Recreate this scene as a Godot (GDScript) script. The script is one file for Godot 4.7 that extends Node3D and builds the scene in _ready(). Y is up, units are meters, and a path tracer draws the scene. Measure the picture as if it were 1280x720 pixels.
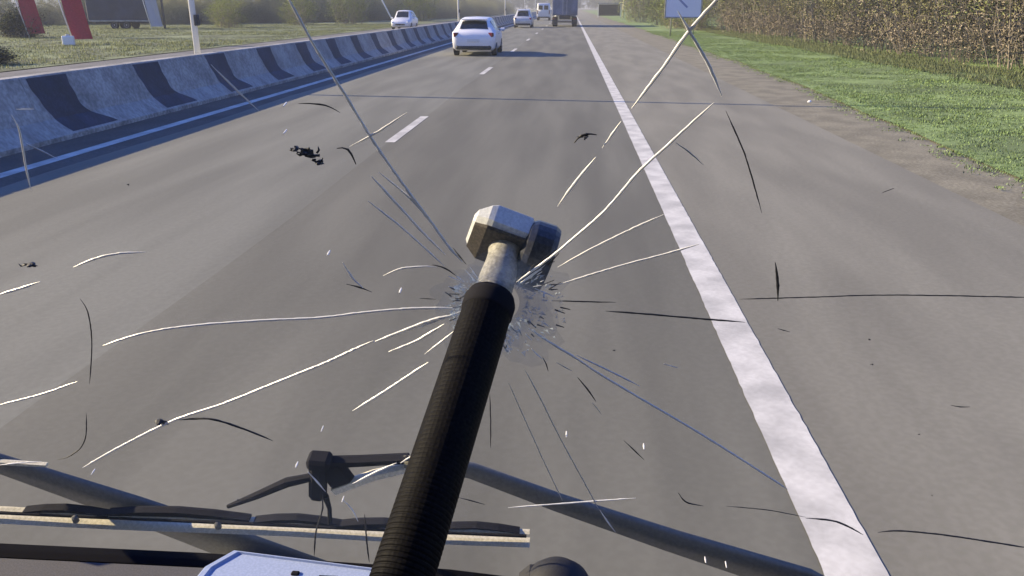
extends Node3D

const H := 1.9
var rng := RandomNumberGenerator.new()
var used := {}
var M := {}

# ------------------------------------------------------------------ naming and grouping
func numbered(called: String) -> String:
	if called.length() > 4 and called.right(3).is_valid_int() and called[called.length() - 4] == "_":
		called = called.left(-4)
	var n: int = used.get(called, 0)
	used[called] = n + 1
	return called if n == 0 else "%s_%03d" % [called, n]

func tag(o: Node, label: String, category: String, group := "") -> Node:
	o.set_meta("label", label)
	o.set_meta("category", category)
	if group != "":
		o.set_meta("group", group)
	return o

func thing(called: String, label: String, category: String, at := Vector3.ZERO, turn := 0.0, group := "") -> Node3D:
	var o := Node3D.new()
	o.name = numbered(called)
	add_child(o)
	o.position = at
	o.rotation.y = turn
	tag(o, label, category, group)
	return o

func put(called: String, mesh: Mesh, m: Material, parent: Node = null) -> MeshInstance3D:
	var o := MeshInstance3D.new()
	o.mesh = mesh
	o.material_override = m
	if parent == null:
		o.name = numbered(called)
		add_child(o)
	else:
		o.name = called
		parent.add_child(o, true)
	return o

func structure(called: String, mesh: Mesh, m: Material) -> MeshInstance3D:
	var o := put(called, mesh, m)
	o.set_meta("kind", "structure")
	return o

func copy(o: Node3D, at: Vector3, turn: float, label: String, grow := Vector3.ONE) -> Node3D:
	var c: Node3D = o.duplicate()
	c.name = numbered(String(o.name))
	add_child(c)
	c.position = at
	c.rotation = Vector3(0, turn, 0)
	c.scale = grow
	c.set_meta("label", label)
	return c

# ------------------------------------------------------------------ mesh helpers
func mb(smooth := false) -> SurfaceTool:
	var st := SurfaceTool.new()
	st.begin(Mesh.PRIMITIVE_TRIANGLES)
	st.set_smooth_group(0 if smooth else 0xFFFFFFFF)
	return st

func tri(st: SurfaceTool, a: Vector3, b: Vector3, c: Vector3) -> void:
	st.add_vertex(a); st.add_vertex(b); st.add_vertex(c)

func quad(st: SurfaceTool, a: Vector3, b: Vector3, c: Vector3, d: Vector3) -> void:
	tri(st, a, b, c)
	tri(st, a, c, d)

func done(st: SurfaceTool) -> ArrayMesh:
	st.generate_normals()
	return st.commit()

# a box with chamfered edges
func bevel_box(st: SurfaceTool, c: Vector3, size: Vector3, b := 0.01, basis := Basis.IDENTITY) -> void:
	var h := size / 2.0
	b = minf(b, minf(h.x, minf(h.y, h.z)) * 0.95)
	var pt := func(s: Vector3, axis: int) -> Vector3:
		var p := Vector3.ZERO
		for k in 3:
			p[k] = s[k] * (h[k] if k == axis else h[k] - b)
		return c + basis * p
	for a in 3:
		var u := (a + 1) % 3
		var v := (a + 2) % 3
		for s in [1.0, -1.0]:
			var k := []
			for e in [[-1, -1], [-1, 1], [1, 1], [1, -1]]:
				var w := Vector3.ZERO
				w[a] = s; w[u] = e[0]; w[v] = e[1]
				k.append(pt.call(w, a))
			if s > 0: quad(st, k[0], k[1], k[2], k[3])
			else: quad(st, k[3], k[2], k[1], k[0])
		# the four edges that run along axis a
		for su in [1.0, -1.0]:
			for sv in [1.0, -1.0]:
				var lo := Vector3.ZERO
				lo[a] = -1; lo[u] = su; lo[v] = sv
				var hi := lo
				hi[a] = 1
				if su * sv > 0: quad(st, pt.call(lo, u), pt.call(hi, u), pt.call(hi, v), pt.call(lo, v))
				else: quad(st, pt.call(lo, v), pt.call(hi, v), pt.call(hi, u), pt.call(lo, u))
	for sx in [1.0, -1.0]:
		for sy in [1.0, -1.0]:
			for sz in [1.0, -1.0]:
				var s := Vector3(sx, sy, sz)
				if sx * sy * sz > 0: tri(st, pt.call(s, 0), pt.call(s, 2), pt.call(s, 1))
				else: tri(st, pt.call(s, 0), pt.call(s, 1), pt.call(s, 2))

func box(c: Vector3, size: Vector3, b := 0.01) -> ArrayMesh:
	var st := mb()
	bevel_box(st, c, size, b)
	return done(st)

# a skin over rings of equal point count, closed around, capped at both ends
func loft(st: SurfaceTool, rings: Array, caps := true) -> void:
	var n: int = rings[0].size()
	for i in rings.size() - 1:
		for k in n:
			var j := (k + 1) % n
			quad(st, rings[i][k], rings[i][j], rings[i + 1][j], rings[i + 1][k])
	if caps:
		for e in [0, rings.size() - 1]:
			var mid := Vector3.ZERO
			for p in rings[e]:
				mid += p
			mid /= n
			for k in n:
				var j := (k + 1) % n
				if e == 0: tri(st, mid, rings[e][j], rings[e][k])
				else: tri(st, mid, rings[e][k], rings[e][j])

func ring_at(c: Vector3, x: Vector3, y: Vector3, r: float, n: int, flat := 1.0) -> Array:
	var out := []
	for k in n:
		var a := TAU * k / n
		out.append(c + x * cos(a) * r + y * sin(a) * r * flat)
	return out

# a tube along points with a radius at each
func tube(st: SurfaceTool, pts: Array, radii: Array, n := 8) -> void:
	var rings := []
	for i in pts.size():
		var d: Vector3 = (pts[mini(i + 1, pts.size() - 1)] - pts[maxi(i - 1, 0)]).normalized()
		var x := d.cross(Vector3(0.31, 0.11, 0.94) if absf(d.z) < 0.8 else Vector3(0.2, 0.97, 0.1)).normalized()
		rings.append(ring_at(pts[i], x, d.cross(x), radii[i], n))
	loft(st, rings)

# (along, radius) pairs turned round an axis
func lathe(st: SurfaceTool, origin: Vector3, axis: Vector3, prof: Array, n := 24) -> void:
	var x := axis.cross(Vector3(0.13, 0.4, 0.9) if absf(axis.z) < 0.8 else Vector3.UP).normalized()
	var y := axis.cross(x)
	var rings := []
	for p in prof:
		rings.append(ring_at(origin + axis * p[0], x, y, p[1], n))
	loft(st, rings)

# ------------------------------------------------------------------ materials
func plain(c: Color, rough := 0.6, metal := 0.0) -> StandardMaterial3D:
	var m := StandardMaterial3D.new()
	m.albedo_color = c
	m.roughness = rough
	m.metallic = metal
	return m

func lin(r: float, g: float, b: float) -> Color:
	return Color(r, g, b).linear_to_srgb()

var tex_cache := {}
func noise_tex(lo: Color, hi: Color, freq: float, octaves := 4, seed_ := 1, mid_lo := 0.25, mid_hi := 0.75, side := 512) -> NoiseTexture2D:
	var n := FastNoiseLite.new()
	n.noise_type = FastNoiseLite.TYPE_SIMPLEX_SMOOTH
	n.seed = seed_
	n.frequency = freq
	n.fractal_octaves = octaves
	var t := NoiseTexture2D.new()
	t.width = side
	t.height = side
	t.seamless = true
	t.noise = n
	var g := Gradient.new()
	g.offsets = PackedFloat32Array([mid_lo, mid_hi])
	g.colors = PackedColorArray([lo, hi])
	t.color_ramp = g
	return t

# mottled material: fine texture times a coarse one, both in world space
func mottled(lo: Color, hi: Color, fine: float, coarse: float, rough := 0.85, dark := 0.75, world := true, freq := 0.03) -> StandardMaterial3D:
	var m := plain(Color.WHITE, rough)
	m.albedo_texture = noise_tex(lo, hi, freq, 5, 3)
	m.uv1_triplanar = true
	m.uv1_world_triplanar = world
	m.uv1_scale = Vector3.ONE * fine
	if coarse > 0.0:
		m.detail_enabled = true
		m.detail_blend_mode = BaseMaterial3D.BLEND_MODE_MUL
		m.detail_uv_layer = BaseMaterial3D.DETAIL_UV_2
		m.detail_albedo = noise_tex(Color(dark, dark, dark), Color.WHITE, 0.012, 4, 11)
		m.uv2_triplanar = true
		m.uv2_world_triplanar = world
		m.uv2_scale = Vector3.ONE * coarse
	return m

# ------------------------------------------------------------------ the scene
func _ready() -> void:
	rng.seed = 20240611
	var cam := Camera3D.new()
	cam.name = "camera"
	add_child(cam)
	cam.position = Vector3(0, H, 0)
	cam.rotation_degrees = Vector3(-19.341, 4.048, 0)
	cam.fov = 39.598
	cam.near = 0.02
	cam.far = 6000.0
	cam.current = true
	var we := WorldEnvironment.new()
	we.name = "environment"
	add_child(we)
	var env := Environment.new()
	we.environment = env
	env.background_mode = Environment.BG_SKY
	var sm := ProceduralSkyMaterial.new()
	sm.sky_top_color = Color(0.24, 0.42, 0.80)
	sm.sky_horizon_color = Color(0.74, 0.84, 0.96)
	sm.sky_curve = 0.16
	sm.ground_bottom_color = Color(0.30, 0.29, 0.26)
	sm.ground_horizon_color = Color(0.6, 0.63, 0.64)
	sm.sky_energy_multiplier = 0.85
	env.sky = Sky.new()
	env.sky.sky_material = sm
	env.tonemap_mode = Environment.TONE_MAPPER_LINEAR
	env.tonemap_exposure = 1.93
	env.sdfgi_enabled = true
	env.ssao_enabled = true
	env.ssil_enabled = true
	env.fog_enabled = true
	env.fog_density = 0.0010
	env.fog_light_color = Color(0.90, 0.91, 0.92)
	var sun := DirectionalLight3D.new()
	sun.name = "sun"
	add_child(sun)
	var el := deg_to_rad(24.2)
	var az := deg_to_rad(7.6)
	var to_sun := Vector3(-cos(el) * cos(az), sin(el), -cos(el) * sin(az))
	sun.look_at_from_position(to_sun * 50.0, Vector3.ZERO, Vector3.UP)
	sun.light_energy = 1.55
	sun.light_color = Color(1.0, 0.92, 0.76)
	sun.light_angular_distance = 0.53
	sun.shadow_enabled = true

	make_materials()
	build_ground()
	build_barrier()
	build_plants()
	build_street()
	build_vehicles()
	build_cab()
	build_hammer()
	build_dash_things()

func make_materials() -> void:
	M.asphalt = mottled(lin(0.157, 0.153, 0.120), lin(0.171, 0.167, 0.132), 1.1, 0.05, 0.9, 0.87)
	M.asphalt.uv2_scale = Vector3(0.16, 0.16, 0.018)
	M.median = mottled(lin(0.16, 0.155, 0.13), lin(0.27, 0.26, 0.22), 0.8, 0.1, 1.0, 0.8)
	M.asphalt_far = mottled(lin(0.17, 0.165, 0.155), lin(0.21, 0.205, 0.195), 0.5, 0.05, 0.9, 0.85)
	M.seal = plain(lin(0.035, 0.034, 0.033), 0.6)
	M.paint = mottled(lin(0.65, 0.63, 0.56), lin(0.72, 0.70, 0.63), 1.4, 0.3, 0.7, 0.85)
	M.gravel = mottled(lin(0.20, 0.184, 0.128), lin(0.29, 0.268, 0.195), 1.3, 0.2, 1.0, 0.86)
	M.grass = mottled(lin(0.22, 0.32, 0.095), lin(0.28, 0.375, 0.135), 0.8, 0.06, 1.0, 0.75)
	M.dry_grass = mottled(lin(0.18, 0.22, 0.095), lin(0.26, 0.295, 0.145), 0.6, 0.04, 1.0, 0.65)
	M.soil = mottled(lin(0.10, 0.085, 0.055), lin(0.17, 0.15, 0.095), 0.5, 0.05, 1.0, 0.7)
	M.concrete = mottled(lin(0.33, 0.325, 0.30), lin(0.54, 0.53, 0.495), 0.7, 0.22, 0.85, 0.8)
	M.navy = mottled(lin(0.022, 0.030, 0.062), lin(0.042, 0.054, 0.10), 0.9, 0.3, 0.7, 0.7)
	M.steel_white = plain(lin(0.84, 0.84, 0.80), 0.5)
	M.steel = plain(lin(0.55, 0.55, 0.54), 0.35, 0.8)
	M.dark_metal = plain(lin(0.04, 0.04, 0.045), 0.5, 0.2)
	M.leaf = plain(Color.WHITE, 0.75)
	M.leaf.vertex_color_use_as_albedo = true
	M.leaf.backlight = Color(0.7, 0.7, 0.5)
	M.twig = mottled(lin(0.24, 0.20, 0.15), lin(0.38, 0.33, 0.26), 3.0, 0.0, 0.95, 0.8, false)
	M.bark = mottled(lin(0.09, 0.075, 0.06), lin(0.18, 0.16, 0.13), 3.0, 0.0, 0.95, 0.8, false)
	M.glass_dark = plain(lin(0.012, 0.014, 0.018), 0.08)
	M.tyre = plain(lin(0.018, 0.018, 0.018), 0.85)
	M.rim = plain(lin(0.5, 0.5, 0.52), 0.35, 0.9)
	M.plastic = plain(lin(0.025, 0.025, 0.027), 0.6)
	M.tail = plain(lin(0.13, 0.012, 0.014), 0.25)
	M.lamp = plain(lin(0.75, 0.77, 0.8), 0.15)
	M.plate = plain(lin(0.7, 0.7, 0.68), 0.5)

# a strip of ground between two edge functions, rows along z
func strip(xa: Callable, xb: Callable, ya: Callable, z0: float, z1: float, rows: int, cols: int) -> ArrayMesh:
	var st := mb(true)
	for i in rows:
		var za := lerpf(z0, z1, pow(float(i) / rows, 1.6))
		var zb := lerpf(z0, z1, pow(float(i + 1) / rows, 1.6))
		for k in cols:
			var p := func(z: float, t: float) -> Vector3:
				var x: float = lerpf(xa.call(z), xb.call(z), t)
				return Vector3(x, ya.call(x, z), z)
			quad(st, p.call(za, float(k) / cols), p.call(za, float(k + 1) / cols), p.call(zb, float(k + 1) / cols), p.call(zb, float(k) / cols))
	return done(st)

var wob: FastNoiseLite
func grass_edge(z: float) -> float:
	var d := -z
	var x := 4.75 + 1.55 * (1.0 - exp(-maxf(d - 4.0, 0.0) / 14.0))
	return x + wob.get_noise_1d(d * 6.0) * 0.28 + wob.get_noise_1d(d * 30.0 + 900.0) * 0.10

func verge_height(x: float, z: float) -> float:
	var t := clampf((x - grass_edge(z)) / 7.5, 0.0, 4.0)
	return 0.03 + 0.22 * t * t * 0.35 + wob.get_noise_2d(x * 9.0, z * 9.0) * 0.05 * minf(t * 3.0, 1.0)

func build_ground() -> void:
	wob = FastNoiseLite.new()
	wob.seed = 5
	wob.frequency = 0.02
	var st := mb()
	bevel_box(st, Vector3(0, -0.56, -1500), Vector3(7000, 1.0, 7000), 0.02)
	structure("ground", done(st), M.soil)
	var road := structure("road", box(Vector3(-1.685, -0.165, -590), Vector3(11.77, 0.3, 1240), 0.01), M.asphalt)
	var lane_joint := func(z: float) -> float: return -2.66 + 0.03 * sin(z * 0.7)
	var shoulder_joint := func(z: float) -> float: return 1.10 + 0.03 * sin(z * 0.9)
	M.asphalt_pale = mottled(lin(0.226, 0.216, 0.168), lin(0.252, 0.241, 0.190), 1.1, 0.05, 0.95, 0.9)
	M.asphalt_pale.uv2_scale = Vector3(0.16, 0.16, 0.03)
	M.asphalt_left = mottled(lin(0.184, 0.183, 0.148), lin(0.204, 0.203, 0.166), 1.1, 0.05, 0.9, 0.88)
	M.asphalt_left.uv2_scale = Vector3(0.16, 0.16, 0.018)
	put("paved_shoulder", strip(shoulder_joint, func(_z): return 4.19, func(_x, _z): return 0.0, 6.0, -600.0, 120, 4), M.asphalt_pale, road)
	M.painted_shade = mottled(lin(0.075, 0.075, 0.07), lin(0.11, 0.11, 0.10), 0.9, 0.1, 0.95, 0.85)  # darker asphalt colour deepens the barrier's shade along the road edge
	var painted_shade_edge := func(z: float) -> float: return -6.3 + 0.05 * sin(z * 0.8)
	put("painted_shade", strip(func(_z): return -7.575, painted_shade_edge, func(_x, _z): return 0.0, 6.0, -600.0, 120, 2), M.painted_shade, road)
	put("left_lane", strip(painted_shade_edge, lane_joint, func(_x, _z): return 0.0, 6.0, -600.0, 120, 4), M.asphalt_left, road)
	put("right_lane", strip(lane_joint, shoulder_joint, func(_x, _z): return 0.0, 6.0, -600.0, 120, 4), M.asphalt, road)
	put("edge_line", strip(func(z): return 0.94 + wob.get_noise_1d(z * 700.0) * 0.007, func(z): return 1.165 + wob.get_noise_1d(z * 700.0 + 5000.0) * 0.007, func(_x, _z): return 0.004, 2.0, -600.0, 2600, 1), M.paint, road)
	put("edge_line", strip(func(_z): return -6.86, func(_z): return -6.66, func(_x, _z): return 0.004, 6.0, -600.0, 40, 1), M.paint, road)
	for k in range(-1, 26):
		var z := -11.8 - 12.85 * k
		put("lane_dash", strip(func(_z): return -2.735, func(_z): return -2.585, func(_x, _z): return 0.004, z, z - 3.0, 1, 1), M.paint, road)
	structure("median_strip", box(Vector3(-9.03, -0.14, -590), Vector3(1.12, 0.3, 1240), 0.01), M.median)
	var wav := func(z: float) -> float: return -17.55 + 0.02 * sin(z * 3.0)
	structure("far_carriageway", box(Vector3(-13.55, -0.15, -590), Vector3(7.9, 0.3, 1240), 0.01), M.asphalt_far)
	structure("gravel_shoulder", strip(func(_z): return 4.205, func(z): return grass_edge(z) + 0.9, func(x, z): return -0.012 + (0.012 + wob.get_noise_2d(x * 30.0, z * 30.0) * 0.02) * clampf((x - 4.25) * 2.0, 0.0, 1.0), 6.0, -600.0, 160, 5), M.gravel)
	structure("grass_verge", strip(func(z): return grass_edge(z), func(_z): return 60.0, verge_height, 6.0, -600.0, 160, 24), M.grass)
	structure("far_verge", strip(func(_z): return -120.0, wav, func(x, z): return 0.02 + wob.get_noise_2d(x * 4.0, z * 4.0) * 0.12 * clampf((-17.5 - x) * 0.5, 0.0, 1.0), 6.0, -600.0, 120, 24), M.dry_grass)
	grass()

func tuft(seed_: int, blades: int, h: float, spread: float, lo: Color, hi: Color) -> ArrayMesh:
	var r := RandomNumberGenerator.new()
	r.seed = seed_
	var v := PackedVector3Array()
	var nn := PackedVector3Array()
	var cc := PackedColorArray()
	for i in blades:
		var a := r.randf() * TAU
		var b := Vector3(r.randf_range(-spread, spread), -0.01, r.randf_range(-spread, spread))
		var side := Vector3(cos(a), 0, sin(a)) * r.randf_range(0.004, 0.009)
		var lean := Vector3(r.randf_range(-0.5, 0.5), 1, r.randf_range(-0.5, 0.5)) * h * r.randf_range(0.5, 1.2)
		var c := lo.lerp(hi, r.randf())
		var n := side.cross(lean).normalized()
		if n.y < 0.0: n = -n
		n = (n + Vector3.UP * 1.2).normalized()
		for p in [b - side, b + side, b + lean]:
			v.append(p); nn.append(n); cc.append(c)
	var arr := []
	arr.resize(Mesh.ARRAY_MAX)
	arr[Mesh.ARRAY_VERTEX] = v
	arr[Mesh.ARRAY_NORMAL] = nn
	arr[Mesh.ARRAY_COLOR] = cc
	var m := ArrayMesh.new()
	m.add_surface_from_arrays(Mesh.PRIMITIVE_TRIANGLES, arr)
	return m

func scatter(called: String, mesh: Mesh, m: Material, places: Array, kind := "stuff", parent: Node = null) -> MultiMeshInstance3D:
	var mm := MultiMesh.new()
	mm.transform_format = MultiMesh.TRANSFORM_3D
	mm.mesh = mesh
	mm.instance_count = places.size()
	for i in places.size():
		mm.set_instance_transform(i, places[i])
	var o := MultiMeshInstance3D.new()
	o.multimesh = mm
	o.material_override = m
	o.name = numbered(called) if parent == null else called
	if parent == null: add_child(o)
	else: parent.add_child(o, true)
	o.set_meta("kind", kind)
	return o

func grass() -> void:
	var a := tuft(1, 14, 0.036, 0.12, Color(0.27, 0.40, 0.11), Color(0.40, 0.52, 0.20))
	var places := []
	while places.size() < 36000:
		var z := -6.0 - 64.0 * pow(rng.randf(), 1.3)
		var e := grass_edge(z)
		var t := pow(rng.randf(), 1.25)
		var x := e - 0.5 * pow(rng.randf(), 3.0) + t * 8.5
		if wob.get_noise_2d(x * 12.0, z * 12.0) < -0.3 and rng.randf() < 0.4: continue
		var s := rng.randf_range(0.6, 1.4) * (0.7 if x < e + 0.4 else 1.0)
		places.append(Transform3D(Basis(Vector3.UP, rng.randf() * TAU).scaled(Vector3(s, s * rng.randf_range(0.6, 1.2), s)), Vector3(x, verge_height(x, z), z)))
	scatter("short_grass", a, M.leaf, places)
	var d := tuft(2, 14, 0.10, 0.2, Color(0.21, 0.27, 0.10), Color(0.36, 0.39, 0.18))
	places = []
	for i in 22000:
		var z := -8.0 - 90.0 * rng.randf()
		var x := -17.9 - 45.0 * pow(rng.randf(), 1.2)
		var s := rng.randf_range(0.6, 1.5)
		places.append(Transform3D(Basis(Vector3.UP, rng.randf() * TAU).scaled(Vector3(s, s, s)), Vector3(x, 0.02, z)))
	for i in 9000:   # dry stalks along the foot of the thicket
		var z := -12.0 - 75.0 * rng.randf()
		var x := 11.4 + rng.randf_range(-0.8, 1.6)
		var s := rng.randf_range(0.6, 1.5)
		places.append(Transform3D(Basis(Vector3.UP, rng.randf() * TAU).scaled(Vector3(s, s, s)), Vector3(x, verge_height(x, z), z)))
	scatter("dry_grass", d, M.leaf, places)

# ------------------------------------------------------------------ the concrete barrier
const SEG := 3.05
const PROFILE := [[-7.58, 0.0], [-7.58, 0.07], [-7.60, 0.09], [-7.80, 0.30], [-8.02, 0.91], [-8.04, 0.93], [-8.26, 0.93], [-8.28, 0.91], [-8.40, 0.30], [-8.44, 0.09], [-8.45, 0.07], [-8.45, 0.0]]

func face_x(y: float) -> float:
	for i in range(0, 4):
		if y <= PROFILE[i + 1][1]:
			return lerpf(PROFILE[i][0], PROFILE[i + 1][0], clampf(inverse_lerp(PROFILE[i][1], PROFILE[i + 1][1], y), 0.0, 1.0))
	return PROFILE[4][0]

func barrier_run(length: float) -> ArrayMesh:
	var st := mb()
	var rings := []
	for e in [[0.0, 0.012], [0.012, 0.0], [length - 0.02, 0.0], [length - 0.008, 0.012]]:
		var r := []
		for p in PROFILE:
			r.append(Vector3(p[0] + (e[1] if p[0] < -8.15 else -e[1]), p[1] - (e[1] if p[1] > 0.5 else 0.0), -e[0]))
		rings.append(r)
	loft(st, rings)
	return done(st)

func build_barrier() -> void:
	var wall := thing("concrete_barrier", "long concrete road barrier with navy wave paint beside the left lane", "barrier")
	var seg := barrier_run(SEG)
	# the wave: a navy band that sweeps down the face and flares at the foot
	var waves := []
	for variant in 3:
		var st := mb()
		var rr := RandomNumberGenerator.new()
		rr.seed = 70 + variant
		var w0 := 0.92 + rr.randf_range(-0.10, 0.10)
		var rows := 16
		var ys := []
		for i in rows + 1:
			ys.append(lerpf(0.10, 0.905, float(i) / rows))
		ys.append(0.30)
		ys.sort()
		var span := func(y: float) -> Array:
			var t := clampf((0.92 - y) / 0.83, 0.0, 1.0)
			var near := 0.12 + 0.30 * pow(t, 1.6) + 0.012 * sin(y * 23.0 + variant)
			return [near, near + lerpf(w0 + 0.12, 0.80, t) + 0.50 * pow(smoothstep(0.5, 1.0, t), 2.0)]
		for i in ys.size() - 1:
			var ya: float = ys[i]
			var yb: float = ys[i + 1]
			var a: Array = span.call(ya)
			var b: Array = span.call(yb)
			quad(st, Vector3(face_x(ya) + 0.003, ya, -a[0]), Vector3(face_x(ya) + 0.003, ya, -a[1]), Vector3(face_x(yb) + 0.003, yb, -b[1]), Vector3(face_x(yb) + 0.003, yb, -b[0]))
		waves.append(done(st))
	for k in 52:
		var o := put("barrier_segment", seg, M.concrete, wall)
		o.position.z = -2.33 - SEG * k
		put("painted_wave", waves[k % 3], M.navy, o)
	var far := put("barrier_segment", barrier_run(380.0), M.concrete, wall)
	far.position.z = -2.33 - SEG * 52

# ------------------------------------------------------------------ plants
func leaves(v: PackedVector3Array, nn: PackedVector3Array, cc: PackedColorArray, r: RandomNumberGenerator, at: Vector3, spread: Vector3, count: int, size: float, lo: Color, hi: Color) -> void:
	var shade := lo.lerp(hi, r.randf())
	for i in count:
		var d := Vector3(r.randfn(), r.randfn(), r.randfn()) * 0.5
		var p := at + d * spread
		var x := Vector3(r.randfn(), r.randfn(), r.randfn()).normalized()
		var y := x.cross(Vector3(r.randfn(), r.randfn(), r.randfn())).normalized()
		var s := size * r.randf_range(0.5, 1.3)
		x *= s
		y *= s * 0.55
		var n := x.cross(y).normalized()
		if n.dot(d + Vector3(0, 0.4, 0)) < 0.0: n = -n
		var c := shade.lerp(lo.lerp(hi, r.randf()), 0.28)
		for q in [-x, y, x, -x, x, -y]:
			v.append(p + q); nn.append(n); cc.append(c)

func leaf_mesh(v: PackedVector3Array, nn: PackedVector3Array, cc: PackedColorArray) -> ArrayMesh:
	var arr := []
	arr.resize(Mesh.ARRAY_MAX)
	arr[Mesh.ARRAY_VERTEX] = v
	arr[Mesh.ARRAY_NORMAL] = nn
	arr[Mesh.ARRAY_COLOR] = cc
	var m := ArrayMesh.new()
	m.add_surface_from_arrays(Mesh.PRIMITIVE_TRIANGLES, arr)
	return m

# scrub bush: many stems from the ground, brown below, olive leaves above
func make_bush(seed_: int, h: float, wide: float, leaf_lo: Color, leaf_hi: Color, low_lo: Color, low_hi: Color, stems: int, label: String, group: String, called := "scrub_bush") -> Node3D:
	var r := RandomNumberGenerator.new()
	r.seed = seed_
	var o := thing(called, label, "bush", Vector3.ZERO, 0.0, group)
	var st := mb()
	var v := PackedVector3Array()
	var nn := PackedVector3Array()
	var cc := PackedColorArray()
	for i in stems:
		var a := r.randf() * TAU
		var out := Vector3(cos(a), 0, sin(a))
		var base := out * r.randf() * wide * 0.55
		var top := base + out * wide * r.randf_range(0.1, 0.6) + Vector3(r.randfn() * 0.2, h * r.randf_range(0.45, 1.0), r.randfn() * 0.2)
		var mid := base.lerp(top, 0.5) + Vector3(r.randfn(), r.randfn(), r.randfn()) * 0.16
		tube(st, [base - Vector3(0, 0.1, 0), mid, top], [r.randf_range(0.012, 0.03), 0.014, 0.004], 3)
		for k in 9:
			var t := r.randf_range(0.12, 1.0)
			var p := base.lerp(mid, t * 2.0) if t < 0.5 else mid.lerp(top, t * 2.0 - 1.0)
			var tip := p + Vector3(r.randfn(), r.randf_range(-0.2, 1.1), r.randfn()) * 0.34
			tube(st, [p, tip], [0.008, 0.003], 3)
			if p.y > h * 0.42 + r.randfn() * 0.5:
				leaves(v, nn, cc, r, tip, Vector3.ONE * 0.36, 12, 0.038, leaf_lo, leaf_hi)
			else:
				leaves(v, nn, cc, r, tip, Vector3.ONE * 0.38, 10, 0.036, low_lo, low_hi)
	for i in 270:
		var a := r.randf() * TAU
		var up := pow(r.randf(), 0.85)
		var bulge := wide * (0.55 + 0.55 * sin(PI * clampf(up * 0.75 + 0.2, 0.0, 1.0))) * (0.76 + 0.26 * sin(a * 3.0 + up * 7.0 + seed_)) * r.randf_range(0.6, 1.0)
		var p := Vector3(cos(a) * bulge, 0.1 + h * up * (0.88 + 0.14 * sin(a * 2.0 + seed_)), sin(a) * bulge)
		var olive := up + r.randfn() * 0.13 > 0.36
		leaves(v, nn, cc, r, p, Vector3(0.34, 0.26, 0.34) * r.randf_range(0.5, 1.6), 36, 0.036, leaf_lo if olive else low_lo, leaf_hi if olive else low_hi)
	put("stems", done(st), M.twig, o).set_meta("kind", "stuff")
	put("foliage", leaf_mesh(v, nn, cc), M.leaf, o).set_meta("kind", "stuff")
	return o

func make_tree(seed_: int, h: float, wide: float, lo: Color, hi: Color, label: String, group: String, called := "tree") -> Node3D:
	var r := RandomNumberGenerator.new()
	r.seed = seed_
	var o := thing(called, label, "tree", Vector3.ZERO, 0.0, group)
	var tr := mb(true)
	tube(tr, [Vector3(0, -0.2, 0), Vector3(0.05, h * 0.2, 0.04), Vector3(-0.06, h * 0.5, 0.1), Vector3(0.04, h * 0.85, 0)], [h * 0.028, h * 0.021, h * 0.014, h * 0.004], 8)
	put("trunk", done(tr), M.bark, o)
	var v := PackedVector3Array()
	var nn := PackedVector3Array()
	var cc := PackedColorArray()
	for i in 26:
		var y := h * r.randf_range(0.1, 0.8)
		var a := r.randf() * TAU
		var reach := wide * (0.35 + 0.65 * sin(PI * clampf(y / h * 0.8 + 0.18, 0, 1))) * r.randf_range(0.55, 1.0)
		var tip := Vector3(cos(a) * reach, y + h * r.randf_range(0.02, 0.2), sin(a) * reach)
		var lb := mb(true)
		tube(lb, [Vector3(0, y * 0.9, 0), tip * Vector3(0.5, 0, 0.5) + Vector3(0, lerpf(y * 0.9, tip.y, 0.4), 0), tip], [h * 0.008, h * 0.005, h * 0.0015], 5)
		put("limb", done(lb), M.bark, o)
		for k in 9:
			var p := Vector3(tip.x, 0, tip.z) * r.randf_range(0.35, 1.1) + Vector3(0, tip.y, 0) + Vector3(r.randfn(), r.randfn(), r.randfn()) * wide * 0.14
			leaves(v, nn, cc, r, p, Vector3(0.8, 0.55, 0.8) * wide * 0.2, 16, 0.16, lo, hi)
	put("crown", leaf_mesh(v, nn, cc), M.leaf, o).set_meta("kind", "stuff")
	return o

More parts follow.
